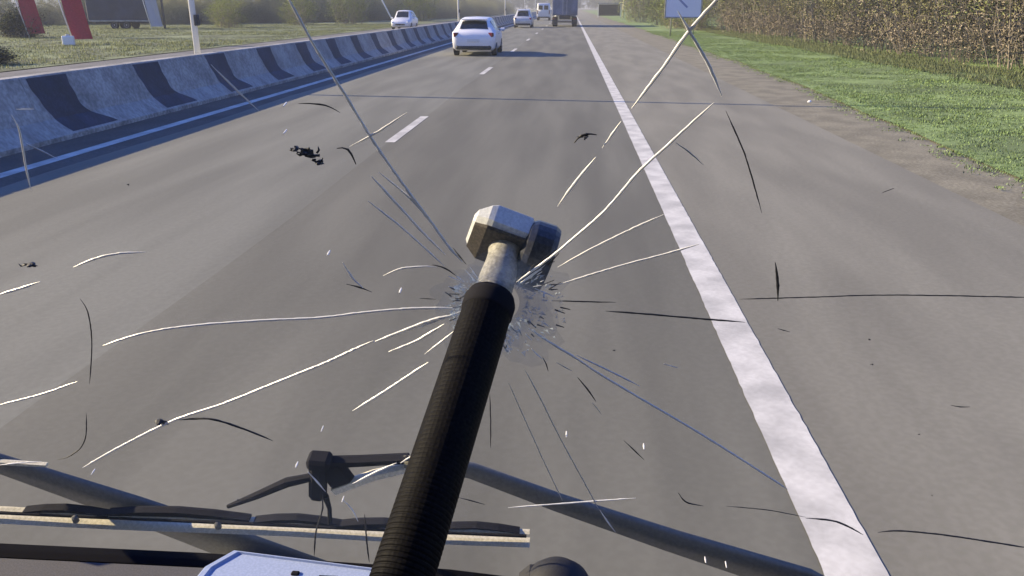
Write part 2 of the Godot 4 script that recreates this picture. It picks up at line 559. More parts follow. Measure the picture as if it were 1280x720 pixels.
func build_plants() -> void:
	var og := "scrub bushes in the thicket behind the right grass verge"
	var brown_lo := Color(0.24, 0.195, 0.13)
	var brown_hi := Color(0.46, 0.385, 0.275)
	var b0 := make_bush(21, 4.4, 2.3, Color(0.18, 0.21, 0.06), Color(0.36, 0.38, 0.14), brown_lo, brown_hi, 34, "", og)
	var b1 := make_bush(22, 5.0, 2.0, Color(0.17, 0.19, 0.07), Color(0.34, 0.34, 0.15), brown_lo, brown_hi, 30, "", og)
	var b2 := make_bush(23, 3.6, 2.4, Color(0.20, 0.20, 0.07), Color(0.38, 0.36, 0.16), brown_lo, brown_hi, 36, "", og)
	var proto := [b0, b1, b2]
	var words := ["nearest", "second", "third", "fourth", "fifth", "sixth", "seventh", "eighth", "ninth", "tenth", "eleventh", "twelfth", "thirteenth", "fourteenth", "fifteenth", "sixteenth", "seventeenth", "eighteenth"]
	for i in 18:
		var z := -17.5 - 3.1 * i - rng.randf_range(-0.4, 0.4)
		var x := 14.0 + rng.randf_range(-0.25, 0.5) - 0.012 * i * i * 0.35
		var label := "%s bush from the near end of the brown thicket's front row" % words[i]
		if i == 0: label = "nearest brown scrub bush at the right end of the thicket"
		var at := Vector3(x, 0.1, z)
		var o: Node3D = proto[i % 3]
		if i < 3:
			o.position = at
			o.set_meta("label", label)
			o.rotation.y = rng.randf() * TAU
		else:
			copy(o, at, rng.randf() * TAU, label, Vector3.ONE * rng.randf_range(0.9, 1.15))
	# the depth of the thicket behind the front row, one mass
	var places := []
	for i in 120:
		var z := -12.0 - 95.0 * rng.randf()
		var s := rng.randf_range(0.9, 1.5)
		places.append(Transform3D(Basis(Vector3.UP, rng.randf() * TAU).scaled(Vector3(s, s, s)), Vector3(rng.randf_range(16.5, 26.0), 0.2, z)))
	scatter("thicket", b1.get_node("foliage").mesh, M.leaf, places)
	scatter("thicket_stems", b1.get_node("stems").mesh, M.twig, places)
	# greener bushes further along the right verge
	var g0 := make_bush(31, 3.0, 1.8, Color(0.27, 0.34, 0.06), Color(0.46, 0.52, 0.14), Color(0.25, 0.30, 0.08), Color(0.42, 0.46, 0.15), 46, "yellow green bush on the right verge just past the pale blue sign", "yellow green bushes past the sign", "green_bush")
	g0.position = Vector3(10.4, 0.1, -72)
	var gl := ["yellow green bush second past the pale blue sign", "yellow green bush third past the pale blue sign", "yellow green bush fourth past the pale blue sign", "yellow green bush farthest past the pale blue sign"]
	var gp := [[9.6, -79.0], [11.6, -84.0], [10.2, -93.0], [9.0, -112.0]]
	for i in 4:
		copy(g0, Vector3(gp[i][0], 0.1, gp[i][1]), i * 1.7, gl[i], Vector3.ONE * (1.0 + 0.2 * i))
	var yl := ["yellow green bush on the far side, right of the brown post", "yellow green bush on the far side, midway between the first and second lamp posts", "yellow green bush on the far side, behind the white oncoming car", "yellow green bush on the far side, behind the second lamp post"]
	var yp := [[-33.5, -80.0], [-30.5, -93.0], [-26.5, -99.0], [-21.5, -118.0]]
	for i in 4:
		copy(g0, Vector3(yp[i][0], 0.0, yp[i][1]), i * 2.3 + 0.6, yl[i], Vector3(1.25, 1.0, 1.25) * (0.9 + 0.15 * i)).set_meta("group", "yellow green bushes beyond the far carriageway")
	# trees beyond the far carriageway
	var tg := "trees in the line beyond the far carriageway"
	var tl := "leftmost grey green tree of the line beyond the far carriageway"
	var t0 := make_tree(41, 9.0, 3.4, Color(0.27, 0.29, 0.17), Color(0.44, 0.44, 0.26), tl, tg)
	var t1 := make_tree(42, 11.0, 3.2, Color(0.30, 0.33, 0.11), Color(0.48, 0.48, 0.20), "leftmost yellow green tree of the line beyond the far carriageway", tg)
	var line := [[-92, -64], [-78, -72], [-68, -84], [-58, -92], [-52, -98], [-46, -94], [-41, -101], [-36, -106], [-33, -112], [-31, -118], [-29, -127], [-27, -136], [-25, -147], [-24, -160], [-23, -175], [-22, -195], [-21, -220], [-21, -250], [-20, -290]]
	var order := ["first", "second", "third", "fourth", "fifth", "sixth", "seventh", "eighth", "ninth", "tenth", "eleventh", "twelfth", "thirteenth", "fourteenth", "fifteenth", "sixteenth", "seventeenth", "eighteenth", "nineteenth"]
	for i in line.size():
		var at := Vector3(line[i][0] - 9.0, 0, line[i][1] - 7.0)
		var p: Node3D = t1 if i % 3 == 2 else t0
		if i == 0 or i == 2:
			p.position = at
		else:
			copy(p, at, i * 2.1, "%s tree, %s from the left end of the line beyond the far carriageway" % ["yellow green" if p == t1 else "grey green", order[i]], Vector3.ONE * rng.randf_range(0.85, 1.2))
	var low := []
	for i in line.size() * 22:
		var k := rng.randi_range(0, line.size() - 2)
		var t := rng.randf()
		var x := lerpf(line[k][0], line[k + 1][0], t) + rng.randfn() * 1.6 - 1.0
		var z := lerpf(line[k][1], line[k + 1][1], t) + rng.randfn() * 1.6 - 2.0
		var s := rng.randf_range(0.6, 1.15)
		low.append(Transform3D(Basis(Vector3.UP, rng.randf() * TAU).scaled(Vector3(s, s, s)), Vector3(minf(x, -19.2), -0.1, z)))
	var ub := make_bush(51, 3.2, 2.2, Color(0.36, 0.38, 0.22), Color(0.54, 0.53, 0.32), Color(0.36, 0.35, 0.23), Color(0.50, 0.47, 0.33), 46, "grey brown bush at the edge of the far verge behind the red banners", "", "verge_bush")
	ub.position = Vector3(-60, 0, -78)
	scatter("undergrowth", ub.get_node("foliage").mesh, M.leaf, low)
	# the wood where the road ends in the distance
	var wood := []
	for i in 150:
		var s := rng.randf_range(0.9, 1.6)
		wood.append(Transform3D(Basis(Vector3.UP, rng.randf() * TAU).scaled(Vector3(s, s, s)), Vector3(rng.randf_range(-90, 110), -0.5, -480.0 - rng.randf() * 60.0)))
	for i in 60:
		var s := rng.randf_range(0.8, 1.3)
		wood.append(Transform3D(Basis(Vector3.UP, rng.randf() * TAU).scaled(Vector3(s, s, s)), Vector3(rng.randf_range(17, 34) , -0.3, -110.0 - 360.0 * rng.randf())))
	scatter("distant_wood", t0.get_node("crown").mesh, M.leaf, wood)
	# low dark shrubs on the far verge
	var sh := make_bush(61, 0.9, 0.9, Color(0.025, 0.035, 0.02), Color(0.06, 0.075, 0.035), Color(0.03, 0.03, 0.02), Color(0.06, 0.055, 0.04), 22, "low dark shrub on the far verge left of the white banner base", "low dark shrubs on the far verge", "low_shrub")
	sh.scale = Vector3(0.9, 0.6, 0.9)
	sh.position = Vector3(-20.2, 0, -27.4)
	copy(sh, Vector3(-23.6, 0, -30.5), 2.0, "low dark shrub at the left end of the far verge", Vector3(0.8, 0.5, 0.8))
	copy(sh, Vector3(-36.0, 0, -52.5), 4.0, "small green shrub at the foot of the leftmost red banner", Vector3(1.3, 1.5, 1.3))

# ------------------------------------------------------------------ street furniture
func make_lamp_post(label: String, z: float) -> Node3D:
	var o := thing("lamp_post", label, "lamp post", Vector3(-8.66, 0, z), 0.0, "white lamp posts along the barrier")
	var st := mb(true)
	tube(st, [Vector3(0, 0, 0), Vector3(0, 4, 0), Vector3(0, 8.6, 0)], [0.072, 0.066, 0.05], 12)
	put("pole", done(st), M.steel_white, o)
	put("base_plate", box(Vector3(0, 0.03, 0), Vector3(0.34, 0.05, 0.34), 0.01), M.steel, o)
	st = mb(true)
	tube(st, [Vector3(0, 8.5, 0), Vector3(-0.4, 8.95, 0), Vector3(-1.6, 9.1, 0)], [0.045, 0.04, 0.035], 8)
	put("arm", done(st), M.steel_white, o)
	put("lamp_head", box(Vector3(-1.9, 9.1, 0), Vector3(0.75, 0.1, 0.24), 0.04), M.steel, o)
	put("junction_box", box(Vector3(0.09, 1.62, 0.03), Vector3(0.1, 0.24, 0.12), 0.015), M.dark_metal, o)
	return o

func make_banner(label: String, at: Vector3, turn: float, cloth: Material) -> Node3D:
	var o := thing("banner_flag", label, "flag", at, turn, "tall banners on the far verge")
	var st := mb(true)
	tube(st, [Vector3(0.12, 0.0, 0), Vector3(-0.25, 2.2, 0), Vector3(-0.5, 4.4, 0), Vector3(-0.3, 5.6, 0)], [0.035, 0.03, 0.025, 0.015], 8)
	put("pole", done(st), M.steel_white, o)
	st = mb(true)
	var rows := 24
	for i in rows:
		for k in 6:
			var p := func(i_: int, k_: int) -> Vector3:
				var y := lerpf(0.28, 5.5, float(i_) / rows)
				var x0 := 0.12 - 0.16 * y + 0.012 * y * y
				var w := 0.95 * (1.0 if y < 4.4 else sqrt(maxf(0.0, 1.0 - pow((y - 4.4) / 1.15, 2.0))))
				var t := k_ / 6.0
				return Vector3(x0 + 0.04 + w * t, y, 0.07 * sin(t * 5.0 + y * 1.3))
			quad(st, p.call(i, k), p.call(i, k + 1), p.call(i + 1, k + 1), p.call(i + 1, k))
	put("cloth", done(st), cloth, o)
	return o

func build_street() -> void:
	var first := make_lamp_post("nearest white lamp post, rising behind the barrier with a dark junction box", -18.8)
	var names := ["second white lamp post along the barrier, behind the silver hatchback", "third white lamp post along the barrier, left of the grey car", "fourth white lamp post along the barrier, beside the grey car", "fifth white lamp post, farthest along the barrier"]
	for i in 4:
		copy(first, Vector3(-8.66, 0, -18.8 - 45.5 * (i + 1)), 0.0, names[i])
	M.red = mottled(lin(0.34, 0.018, 0.035), lin(0.46, 0.03, 0.055), 0.6, 0.0, 0.7)
	M.red.backlight = Color(0.3, 0.03, 0.04)
	M.grey_cloth = plain(lin(0.42, 0.43, 0.47), 0.7)
	make_banner("red banner flag farther left on the far verge", Vector3(-35.2, 0, -52.0), 0.5, M.red)
	make_banner("red banner flag standing in a white base block", Vector3(-26.7, 0, -43.0), 0.5, M.red)
	make_banner("grey banner flag right of the dark blue trailer", Vector3(-37.2, 0, -72.0), 0.5, M.grey_cloth)
	var block := thing("concrete_block", "white block at the foot of the nearer red banner", "block", Vector3(-26.35, 0, -42.2), 0.4)
	put("block", box(Vector3(0, 0.24, 0), Vector3(0.55, 0.48, 0.5), 0.04), M.steel_white, block)
	put("collar", box(Vector3(0, 0.51, 0), Vector3(0.2, 0.08, 0.2), 0.02), M.steel, block)
	var post := thing("wooden_post", "thin brown post on the far verge right of the grey banner", "post", Vector3(-37.6, 0, -75.5))
	var st := mb(true)
	tube(st, [Vector3(0, 0, 0), Vector3(0.02, 2.5, 0), Vector3(0, 6.5, 0)], [0.11, 0.1, 0.08], 8)
	put("shaft", done(st), M.bark, post)
	put("cross_bar", box(Vector3(0, 6.1, 0), Vector3(1.4, 0.1, 0.1), 0.02), M.bark, post)
	var pole := thing("leaning_pole", "thin pale pole leaning behind the white oncoming car", "pole", Vector3(-20.6, 0, -97))
	st = mb(true)
	tube(st, [Vector3(0, 0, 0), Vector3(-1.5, 3.0, 0), Vector3(-3.6, 7.2, 0)], [0.09, 0.08, 0.06], 8)
	put("shaft", done(st), M.steel_white, pole)
	put("cap", box(Vector3(-3.62, 7.24, 0), Vector3(0.16, 0.1, 0.16), 0.02), M.steel, pole)
	# road sign on the right verge
	var sign_ := thing("road_sign", "large pale blue roadside sign on grey posts on the right verge", "sign", Vector3(7.45, 0.02, -57.5), -0.06)
	M.sign_blue = plain(lin(0.70, 0.72, 0.90), 0.45)
	M.sign_mark = plain(lin(0.20, 0.24, 0.50), 0.45)
	put("panel", box(Vector3(0, 2.45, 0), Vector3(2.3, 2.4, 0.05), 0.012), M.sign_blue, sign_)
	st = mb()
	bevel_box(st, Vector3(0, 1.22, 0.012), Vector3(2.46, 0.1, 0.09), 0.01)
	bevel_box(st, Vector3(0, 3.68, 0.012), Vector3(2.46, 0.1, 0.09), 0.01)
	bevel_box(st, Vector3(-1.19, 2.45, 0.012), Vector3(0.09, 2.34, 0.09), 0.01)
	bevel_box(st, Vector3(1.19, 2.45, 0.012), Vector3(0.09, 2.34, 0.09), 0.01)
	put("frame", done(st), M.concrete, sign_)
	st = mb()
	bevel_box(st, Vector3(-0.05, 2.15, 0.028), Vector3(0.85, 0.13, 0.012), 0.004, Basis(Vector3.BACK, -0.75))
	put("printed_stroke", done(st), M.sign_mark, sign_)
	st = mb()
	bevel_box(st, Vector3(0.2, 2.6, 0.028), Vector3(0.62, 0.13, 0.012), 0.004, Basis(Vector3.BACK, 0.15))
	put("printed_stroke", done(st), M.sign_mark, sign_)
	for x in [-0.75, 0.75]:
		st = mb(true)
		tube(st, [Vector3(x, -0.1, -0.08), Vector3(x, 3.6, -0.08)], [0.05, 0.05], 10)
		put("post", done(st), M.steel, sign_)
	# shelter and post far along the right side
	var sh := thing("roadside_shelter", "dark grey roadside shelter with a pale frame far along the right verge", "shelter", Vector3(7.4, 0, -168), 0.0)
	put("back_panel", box(Vector3(0, 1.35, -0.7), Vector3(4.2, 2.1, 0.06), 0.01), M.glass_dark, sh)
	put("roof", box(Vector3(0, 2.6, 0), Vector3(4.8, 0.16, 1.9), 0.03), M.concrete, sh)
	put("bench", box(Vector3(0, 0.45, -0.3), Vector3(3.2, 0.06, 0.4), 0.02), M.bark, sh)
	for x in [-2.2, 2.2]:
		put("upright", box(Vector3(x, 1.26, -0.7), Vector3(0.12, 2.5, 0.12), 0.02), M.steel_white, sh)
	var yp := thing("marker_post", "pale yellow post right of the far roadside shelter", "post", Vector3(9.6, 0, -160))
	st = mb(true)
	tube(st, [Vector3(0, 0, 0), Vector3(0, 4.2, 0)], [0.13, 0.1], 10)
	put("shaft", done(st), plain(lin(0.72, 0.66, 0.32), 0.5), yp)
	put("band", box(Vector3(0, 1.2, 0), Vector3(0.3, 0.3, 0.3), 0.05), M.dark_metal, yp)
	# kerb stones of a lay-by and litter: a few pale and dark stones on the shoulder
	var spots := [[4.95, -17.3, 0.045, "pale stone at the edge of the shoulder beside the grass"], [12.9, -21.6, 0.14, "white stone at the foot of the nearest scrub bush"]]
	for s in spots:
		var stn := mb()
		var rr := []
		for q in [[0.0, 0.55], [0.35, 1.0], [0.75, 0.8], [1.0, 0.3]]:
			rr.append(ring_at(Vector3(0, q[0] * s[2] * 1.2, 0), Vector3(1, 0.1, 0), Vector3(0, 0, 0.8), s[2] * q[1], 7))
		loft(stn, rr)
		var o := put("stone", done(stn), M.steel_white)
		o.position = Vector3(s[0], 0.03, s[1])
		tag(o, s[3], "stone")

# ------------------------------------------------------------------ vehicles (nose towards -z, tail at z = 0)
func car_ring(s: Array) -> Array:
	# s: z, bottom, belt, top, half width low, at the belt, at the top
	var z: float = -s[0]
	var mid: float = lerpf(s[1], s[2], 0.5)
	var h := [Vector3(0, s[1], z), Vector3(s[4] * 0.88, s[1], z), Vector3(s[4], s[1] + 0.10, z), Vector3(maxf(s[4], s[5]) * 1.01, mid, z), Vector3(s[5], s[2], z), Vector3(s[6], maxf(s[3] - 0.05, s[2] + 0.004), z), Vector3(s[6] * 0.82, s[3] - 0.008, z), Vector3(0, s[3] + 0.012, z)]
	var out := h.duplicate()
	for k in range(6, 0, -1):
		out.append(Vector3(-h[k].x, h[k].y, z))
	return out

func patch(st: SurfaceTool, a: Vector3, b: Vector3, c: Vector3, d: Vector3, u0: float, u1: float, v0: float, v1: float, lift: Vector3) -> void:
	# a-b lower edge, d-c upper edge
	var p := func(u: float, v: float) -> Vector3: return a.lerp(b, u).lerp(d.lerp(c, u), v) + lift
	quad(st, p.call(u0, v0), p.call(u1, v0), p.call(u1, v1), p.call(u0, v1))

func make_wheel(parent: Node, at: Vector3, r: float, w: float, side: float) -> void:
	var st := mb(true)
	lathe(st, at, Vector3(side, 0, 0), [[-w / 2, r * 0.6], [-w / 2, r * 0.93], [-w * 0.36, r], [w * 0.36, r], [w / 2, r * 0.93], [w / 2, r * 0.62]], 24)
	var o := put("wheel", done(st), M.tyre, parent)
	st = mb()
	lathe(st, at, Vector3(side, 0, 0), [[w * 0.40, r * 0.63], [w * 0.52, r * 0.60], [w * 0.46, r * 0.5], [w * 0.42, r * 0.2], [w * 0.55, r * 0.12], [w * 0.55, 0.001]], 20)
	put("rim", done(st), M.rim, o)

func make_car(called: String, label: String, group: String, body: Material, at: Vector3, turn: float, tall := 1.0) -> Node3D:
	var o := thing(called, label, "car", at, turn, group)
	var t := tall
	var S := [
		[0.00, 0.42, 0.78, 0.80, 0.66, 0.70, 0.62],
		[0.05, 0.32, 0.86, 0.90, 0.80, 0.82, 0.74],
		[0.14, 0.24, 0.93, 0.98, 0.85, 0.875, 0.76],
		[0.24, 0.22, 0.95, 1.03, 0.86, 0.885, 0.74],
		[0.58, 0.20, 0.96, 1.40 * t, 0.86, 0.89, 0.60],
		[0.80, 0.20, 0.96, 1.47 * t, 0.86, 0.89, 0.60],
		[1.60, 0.19, 0.94, 1.52 * t, 0.86, 0.89, 0.62],
		[2.30, 0.19, 0.92, 1.47 * t, 0.86, 0.89, 0.60],
		[3.02, 0.19, 0.90, 1.00, 0.86, 0.88, 0.70],
		[3.30, 0.20, 0.87, 0.94, 0.86, 0.87, 0.68],
		[3.80, 0.22, 0.78, 0.84, 0.84, 0.85, 0.62],
		[4.02, 0.26, 0.66, 0.72, 0.76, 0.78, 0.56],
		[4.12, 0.34, 0.58, 0.62, 0.62, 0.64, 0.46]]
	var rings := []
	for s in S:
		rings.append(car_ring(s))
	var st := mb(true)
	loft(st, rings)
	put("body", done(st), body, o)
	# rear window between the tail and the roof edge
	st = mb()
	var back := Vector3(0, 0.006, 0.012)
	patch(st, rings[3][8], rings[3][7], rings[4][7], rings[4][8], 0.02, 1.0, 0.10, 0.88, back)
	patch(st, rings[3][7], rings[3][6], rings[4][6], rings[4][7], 0.0, 0.98, 0.10, 0.88, back)
	put("rear_window", done(st), M.glass_dark, o)
	st = mb()
	patch(st, rings[8][8], rings[8][7], rings[7][7], rings[7][8], 0.02, 1.0, 0.08, 0.90, Vector3(0, 0.012, -0.02))
	patch(st, rings[8][7], rings[8][6], rings[7][6], rings[7][7], 0.0, 0.98, 0.08, 0.90, Vector3(0, 0.012, -0.02))
	put("windscreen", done(st), M.glass_dark, o)
	for side in [[4, 5, 1.0], [10, 9, -1.0]]:
		for i in [[4, 5, 0.25, 1.0], [5, 6, 0.02, 0.98], [6, 7, 0.06, 0.98]]:
			st = mb()
			patch(st, rings[i[0]][side[0]], rings[i[1]][side[0]], rings[i[1]][side[1]], rings[i[0]][side[1]], i[2], i[3], 0.12, 0.92, Vector3(side[2] * 0.008, 0.003, 0))
			put("side_window", done(st), M.glass_dark, o)
		make_wheel(o, Vector3(side[2] * 0.79, 0.31, -0.72), 0.31, 0.2, side[2])
		make_wheel(o, Vector3(side[2] * 0.79, 0.31, -3.28), 0.31, 0.2, side[2])
		st = mb()
		bevel_box(st, Vector3(side[2] * 0.70, 0.84, -0.085), Vector3(0.26, 0.17, 0.14), 0.03, Basis(Vector3.UP, side[2] * -0.5))
		put("tail_light", done(st), M.tail, o)
		st = mb()
		bevel_box(st, Vector3(side[2] * 0.62, 0.62, -4.0), Vector3(0.30, 0.14, 0.16), 0.04, Basis(Vector3.UP, side[2] * 0.5))
		put("headlight", done(st), M.lamp, o)
		st = mb()
		bevel_box(st, Vector3(side[2] * 0.98, 0.99, -2.72), Vector3(0.2, 0.14, 0.12), 0.04)
		put("mirror", done(st), body, o)
		put("door_handle", box(Vector3(side[2] * 0.895, 0.84, -1.75), Vector3(0.02, 0.03, 0.16), 0.008), M.plastic, o)
	put("rear_bumper", box(Vector3(0, 0.34, -0.07), Vector3(1.46, 0.16, 0.2), 0.05), M.plastic, o)
	put("front_grille", box(Vector3(0, 0.44, -4.06), Vector3(0.9, 0.18, 0.12), 0.03), M.plastic, o)
	put("number_plate", box(Vector3(0, 0.62, 0.012), Vector3(0.5, 0.11, 0.02), 0.004), M.plate, o)
	put("roof_spoiler", box(Vector3(0, 1.43 * t, -0.50), Vector3(1.06, 0.04, 0.22), 0.015), body, o)
	return o

func build_vehicles() -> void:
	var silver := plain(lin(0.82, 0.82, 0.84), 0.3)
	silver.clearcoat_enabled = true
	silver.clearcoat = 0.6
	var white := plain(lin(0.76, 0.76, 0.76), 0.3)
	white.clearcoat_enabled = true
	var grey := plain(lin(0.52, 0.53, 0.55), 0.3, 0.1)
	grey.clearcoat_enabled = true
	make_car("hatchback", "silver white hatchback ahead in the left lane, its shadow on the asphalt", "", silver, Vector3(-3.98, 0, -33.9), 0.0)
	make_car("oncoming_car", "white car coming the other way behind the barrier", "", white, Vector3(-15.2, 0, -78.0), PI, 1.08)
	make_car("distant_car", "pale grey car far ahead in the left lane", "", grey, Vector3(-4.75, 0, -82.0), 0.0, 1.12)
	# box truck far ahead in the right lane
	var o := thing("box_truck", "blue grey box truck far ahead in the right lane", "truck", Vector3(-0.72, 0, -86.0))
	var box_m := mottled(lin(0.17, 0.19, 0.27), lin(0.23, 0.25, 0.33), 0.4, 0.1, 0.5, 0.8, false)
	put("cargo_box", box(Vector3(0, 2.45, -3.6), Vector3(2.6, 2.7, 7.2), 0.04), box_m, o)
	for s in [-1.0, 1.0]:
		put("rear_door", box(Vector3(s * 0.62, 2.45, 0.02), Vector3(1.2, 2.5, 0.05), 0.02), box_m, o)
		put("lock_bar", box(Vector3(s * 0.2, 2.45, 0.06), Vector3(0.04, 2.5, 0.04), 0.01), M.steel, o)
		put("tail_light", box(Vector3(s * 1.05, 0.78, 0.03), Vector3(0.34, 0.16, 0.06), 0.02), M.tail, o)
		for z in [-1.4, -2.6]:
			make_wheel(o, Vector3(s * 1.0, 0.5, z), 0.5, 0.5, s)
		make_wheel(o, Vector3(s * 1.05, 0.5, -8.4), 0.5, 0.3, s)
		put("mud_flap", box(Vector3(s * 1.0, 0.55, -0.7), Vector3(0.55, 0.65, 0.02), 0.005), M.plastic, o)
	put("chassis", box(Vector3(0, 0.92, -4.4), Vector3(1.1, 0.34, 8.8), 0.04), M.dark_metal, o)
	put("under_run_bar", box(Vector3(0, 0.5, 0.0), Vector3(2.3, 0.14, 0.1), 0.02), M.plastic, o)
	put("cab", box(Vector3(0, 1.75, -8.4), Vector3(2.4, 2.3, 1.9), 0.2), M.steel_white, o)
	# white van ahead of it on the left
	var v := thing("white_van", "white delivery van far ahead, left of the box truck", "van", Vector3(-4.3, 0, -128.0))
	var wm := white
	var st := mb(true)
	var rings := []
	for s in [[0.0, 0.5, 1.2, 2.35, 0.92, 0.98, 0.84], [0.08, 0.36, 1.2, 2.5, 0.97, 1.0, 0.88], [3.4, 0.34, 1.2, 2.52, 0.98, 1.0, 0.88], [3.9, 0.34, 1.2, 2.4, 0.98, 1.0, 0.82], [4.6, 0.34, 1.18, 1.45, 0.98, 0.99, 0.86], [5.3, 0.4, 0.98, 1.08, 0.92, 0.94, 0.8], [5.45, 0.5, 0.8, 0.86, 0.8, 0.82, 0.7]]:
		rings.append(car_ring(s))
	loft(st, rings)
	put("body", done(st), wm, v)
	for s in [-1.0, 1.0]:
		put("rear_window", box(Vector3(s * 0.42, 1.85, 0.012), Vector3(0.62, 0.6, 0.03), 0.01), M.glass_dark, v)
		put("tail_light", box(Vector3(s * 0.9, 1.2, -0.01), Vector3(0.12, 0.6, 0.08), 0.02), M.tail, v)
		make_wheel(v, Vector3(s * 0.86, 0.36, -1.0), 0.36, 0.24, s)
		make_wheel(v, Vector3(s * 0.86, 0.36, -4.5), 0.36, 0.24, s)
	put("rear_bumper", box(Vector3(0, 0.46, 0.0), Vector3(1.8, 0.18, 0.16), 0.04), M.plastic, v)
	# dark blue box trailer parked on the far verge, side on
	var p := thing("parked_trailer", "dark blue box trailer parked side on between the red banners and the grey banner", "trailer", Vector3(-41.4, 0, -75.5), PI / 2 + 0.1)
	var blue := mottled(lin(0.028, 0.034, 0.065), lin(0.045, 0.055, 0.09), 0.5, 0.1, 0.6, 0.8, false)
	put("body", box(Vector3(0, 2.05, 0), Vector3(2.3, 2.6, 5.6), 0.08), blue, p)
	for k in 6:
		put("side_rib", box(Vector3(1.16, 2.05, -2.4 + k * 0.96), Vector3(0.05, 2.5, 0.08), 0.015), blue, p)
	for s in [-1.0, 1.0]:
		put("sill", box(Vector3(s * 1.16, 0.72, 0), Vector3(0.06, 0.14, 5.4), 0.02), M.concrete, p)
		for z in [-0.5, 0.6]:
			make_wheel(p, Vector3(s * 0.95, 0.36, z), 0.36, 0.26, s)
	put("drawbar", box(Vector3(0, 0.62, -3.4), Vector3(0.12, 0.1, 1.6), 0.02), M.dark_metal, p)
	put("axle_frame", box(Vector3(0, 0.6, 0), Vector3(1.2, 0.2, 4.8), 0.03), M.dark_metal, p)

# ------------------------------------------------------------------ the cab one looks out of
const TILT := 0.244346   # lean of the windscreen
var glass: MeshInstance3D
var crack_n := 0

# points on the pane, in millimetres right and up from the hole; out: towards the road
func on_glass(u: float, v: float, out := 0.0) -> Vector3:
	return Vector3(u * 0.001, v * 0.001, -out * 0.001)

# a fissure in the pane: a ridge a little proud of both faces, tapering at its ends and varying in width
func crack(kind: String, wide: float, uv: Array) -> void:
	var pts := []
	for i in uv.size() / 2:
		pts.append(on_glass(uv[2 * i], uv[2 * i + 1], 2.0))
	# smooth and subdivide, with a slight natural jitter
	var c := Curve3D.new()
	for i in pts.size():
		var tan_: Vector3 = (pts[mini(i + 1, pts.size() - 1)] - pts[maxi(i - 1, 0)]) / 6.0
		c.add_point(pts[i], -tan_, tan_)
	c.bake_interval = 0.002
	var len_ := c.get_baked_length()
	var steps := maxi(4, int(len_ / 0.003))
	var r := RandomNumberGenerator.new()
	r.seed = 900 + crack_n
	crack_n += 1
	var st := mb()
	var rings := []
	for i in steps + 1:
		var t := float(i) / steps
		var p := c.sample_baked(t * len_, true)
		var q := c.sample_baked(minf(t * len_ + 0.001, len_), true) - c.sample_baked(maxf(t * len_ - 0.001, 0.0), true)
		var d := q.normalized()
		var side := Vector3(-d.y, d.x, 0)
		var taper := minf(1.0, 0.25 + minf(t, 1.0 - t) * len_ / 0.016)
		var w := wide * 0.00064 * taper * (0.75 if kind == "k" else 1.0) * r.randf_range(0.84, 1.12)
		p += side * r.randf_range(-0.00010, 0.00010)
		rings.append(ring_at(p, side, Vector3.BACK, w, 8, 0.9))
	loft(st, rings)
	put("crack", done(st), {"w": M.crack_white, "f": M.crack_faint, "k": M.crack_dark}[kind], glass)

func chip(u: float, v: float, size: float, seed_: int) -> void:
	var r := RandomNumberGenerator.new()
	r.seed = seed_
	var st := mb()
	var n := 3 + int(size / 1.6)
	for i in n:
		var a := r.randf() * TAU
		var reach := size * (0.25 + 0.75 * r.randf())
		var p := on_glass(u, v, 2.0) + Vector3(r.randfn(), r.randfn() * 0.6, 0) * size * 0.00022
		var e := p + Vector3(cos(a), sin(a) * 0.6, 0) * reach * 0.0007
		var m := p.lerp(e, 0.5) + Vector3(r.randfn(), r.randfn(), 0) * reach * 0.0001
		tube(st, [p, m, e], [size * 0.00005 + 0.00025, size * 0.00005 + 0.00025, 0.00015], 5)
	if size > 3.5:
		var rg := []
		for q in [[-3.2, 0.5], [-1.0, 1.0], [2.6, 0.4]]:
			var ring := []
			for k in 9:
				var a := TAU * k / 9
				ring.append(on_glass(u, v, 2.0) + Vector3(cos(a) * 1.3, sin(a) * 0.7, 0) * size * 0.00030 * q[1] * r.randf_range(0.6, 1.3) + Vector3(0, 0, q[0] * 0.001))
			rg.append(ring)
		loft(st, rg)
	put("glass_chip", done(st), M.chip, glass)

func band(st: SurfaceTool, path: Array, out: float, thick: float, slant := 0.0) -> void:
	# a flat bar along (u, v, width) points in front of the pane, its face slightly crowned
	var rings := []
	for i in path.size():
		var p := on_glass(path[i][0], path[i][1], out)
		var a: Array = path[maxi(i - 1, 0)]
		var b: Array = path[mini(i + 1, path.size() - 1)]
		var d := Vector3(b[0] - a[0], b[1] - a[1], 0).normalized()
		var s: Vector3 = Vector3(-d.y, d.x, 0) * path[i][2] * 0.0005 + Vector3(0, 0, -slant * 0.0005)
		var t := Vector3(0, 0, thick * 0.0005)
		rings.append([p - s - t * 0.4, p - s * 0.75 + t, p + s * 0.75 + t, p + s - t * 0.4, p + s * 0.8 - t, p - s * 0.8 - t])
	loft(st, rings)

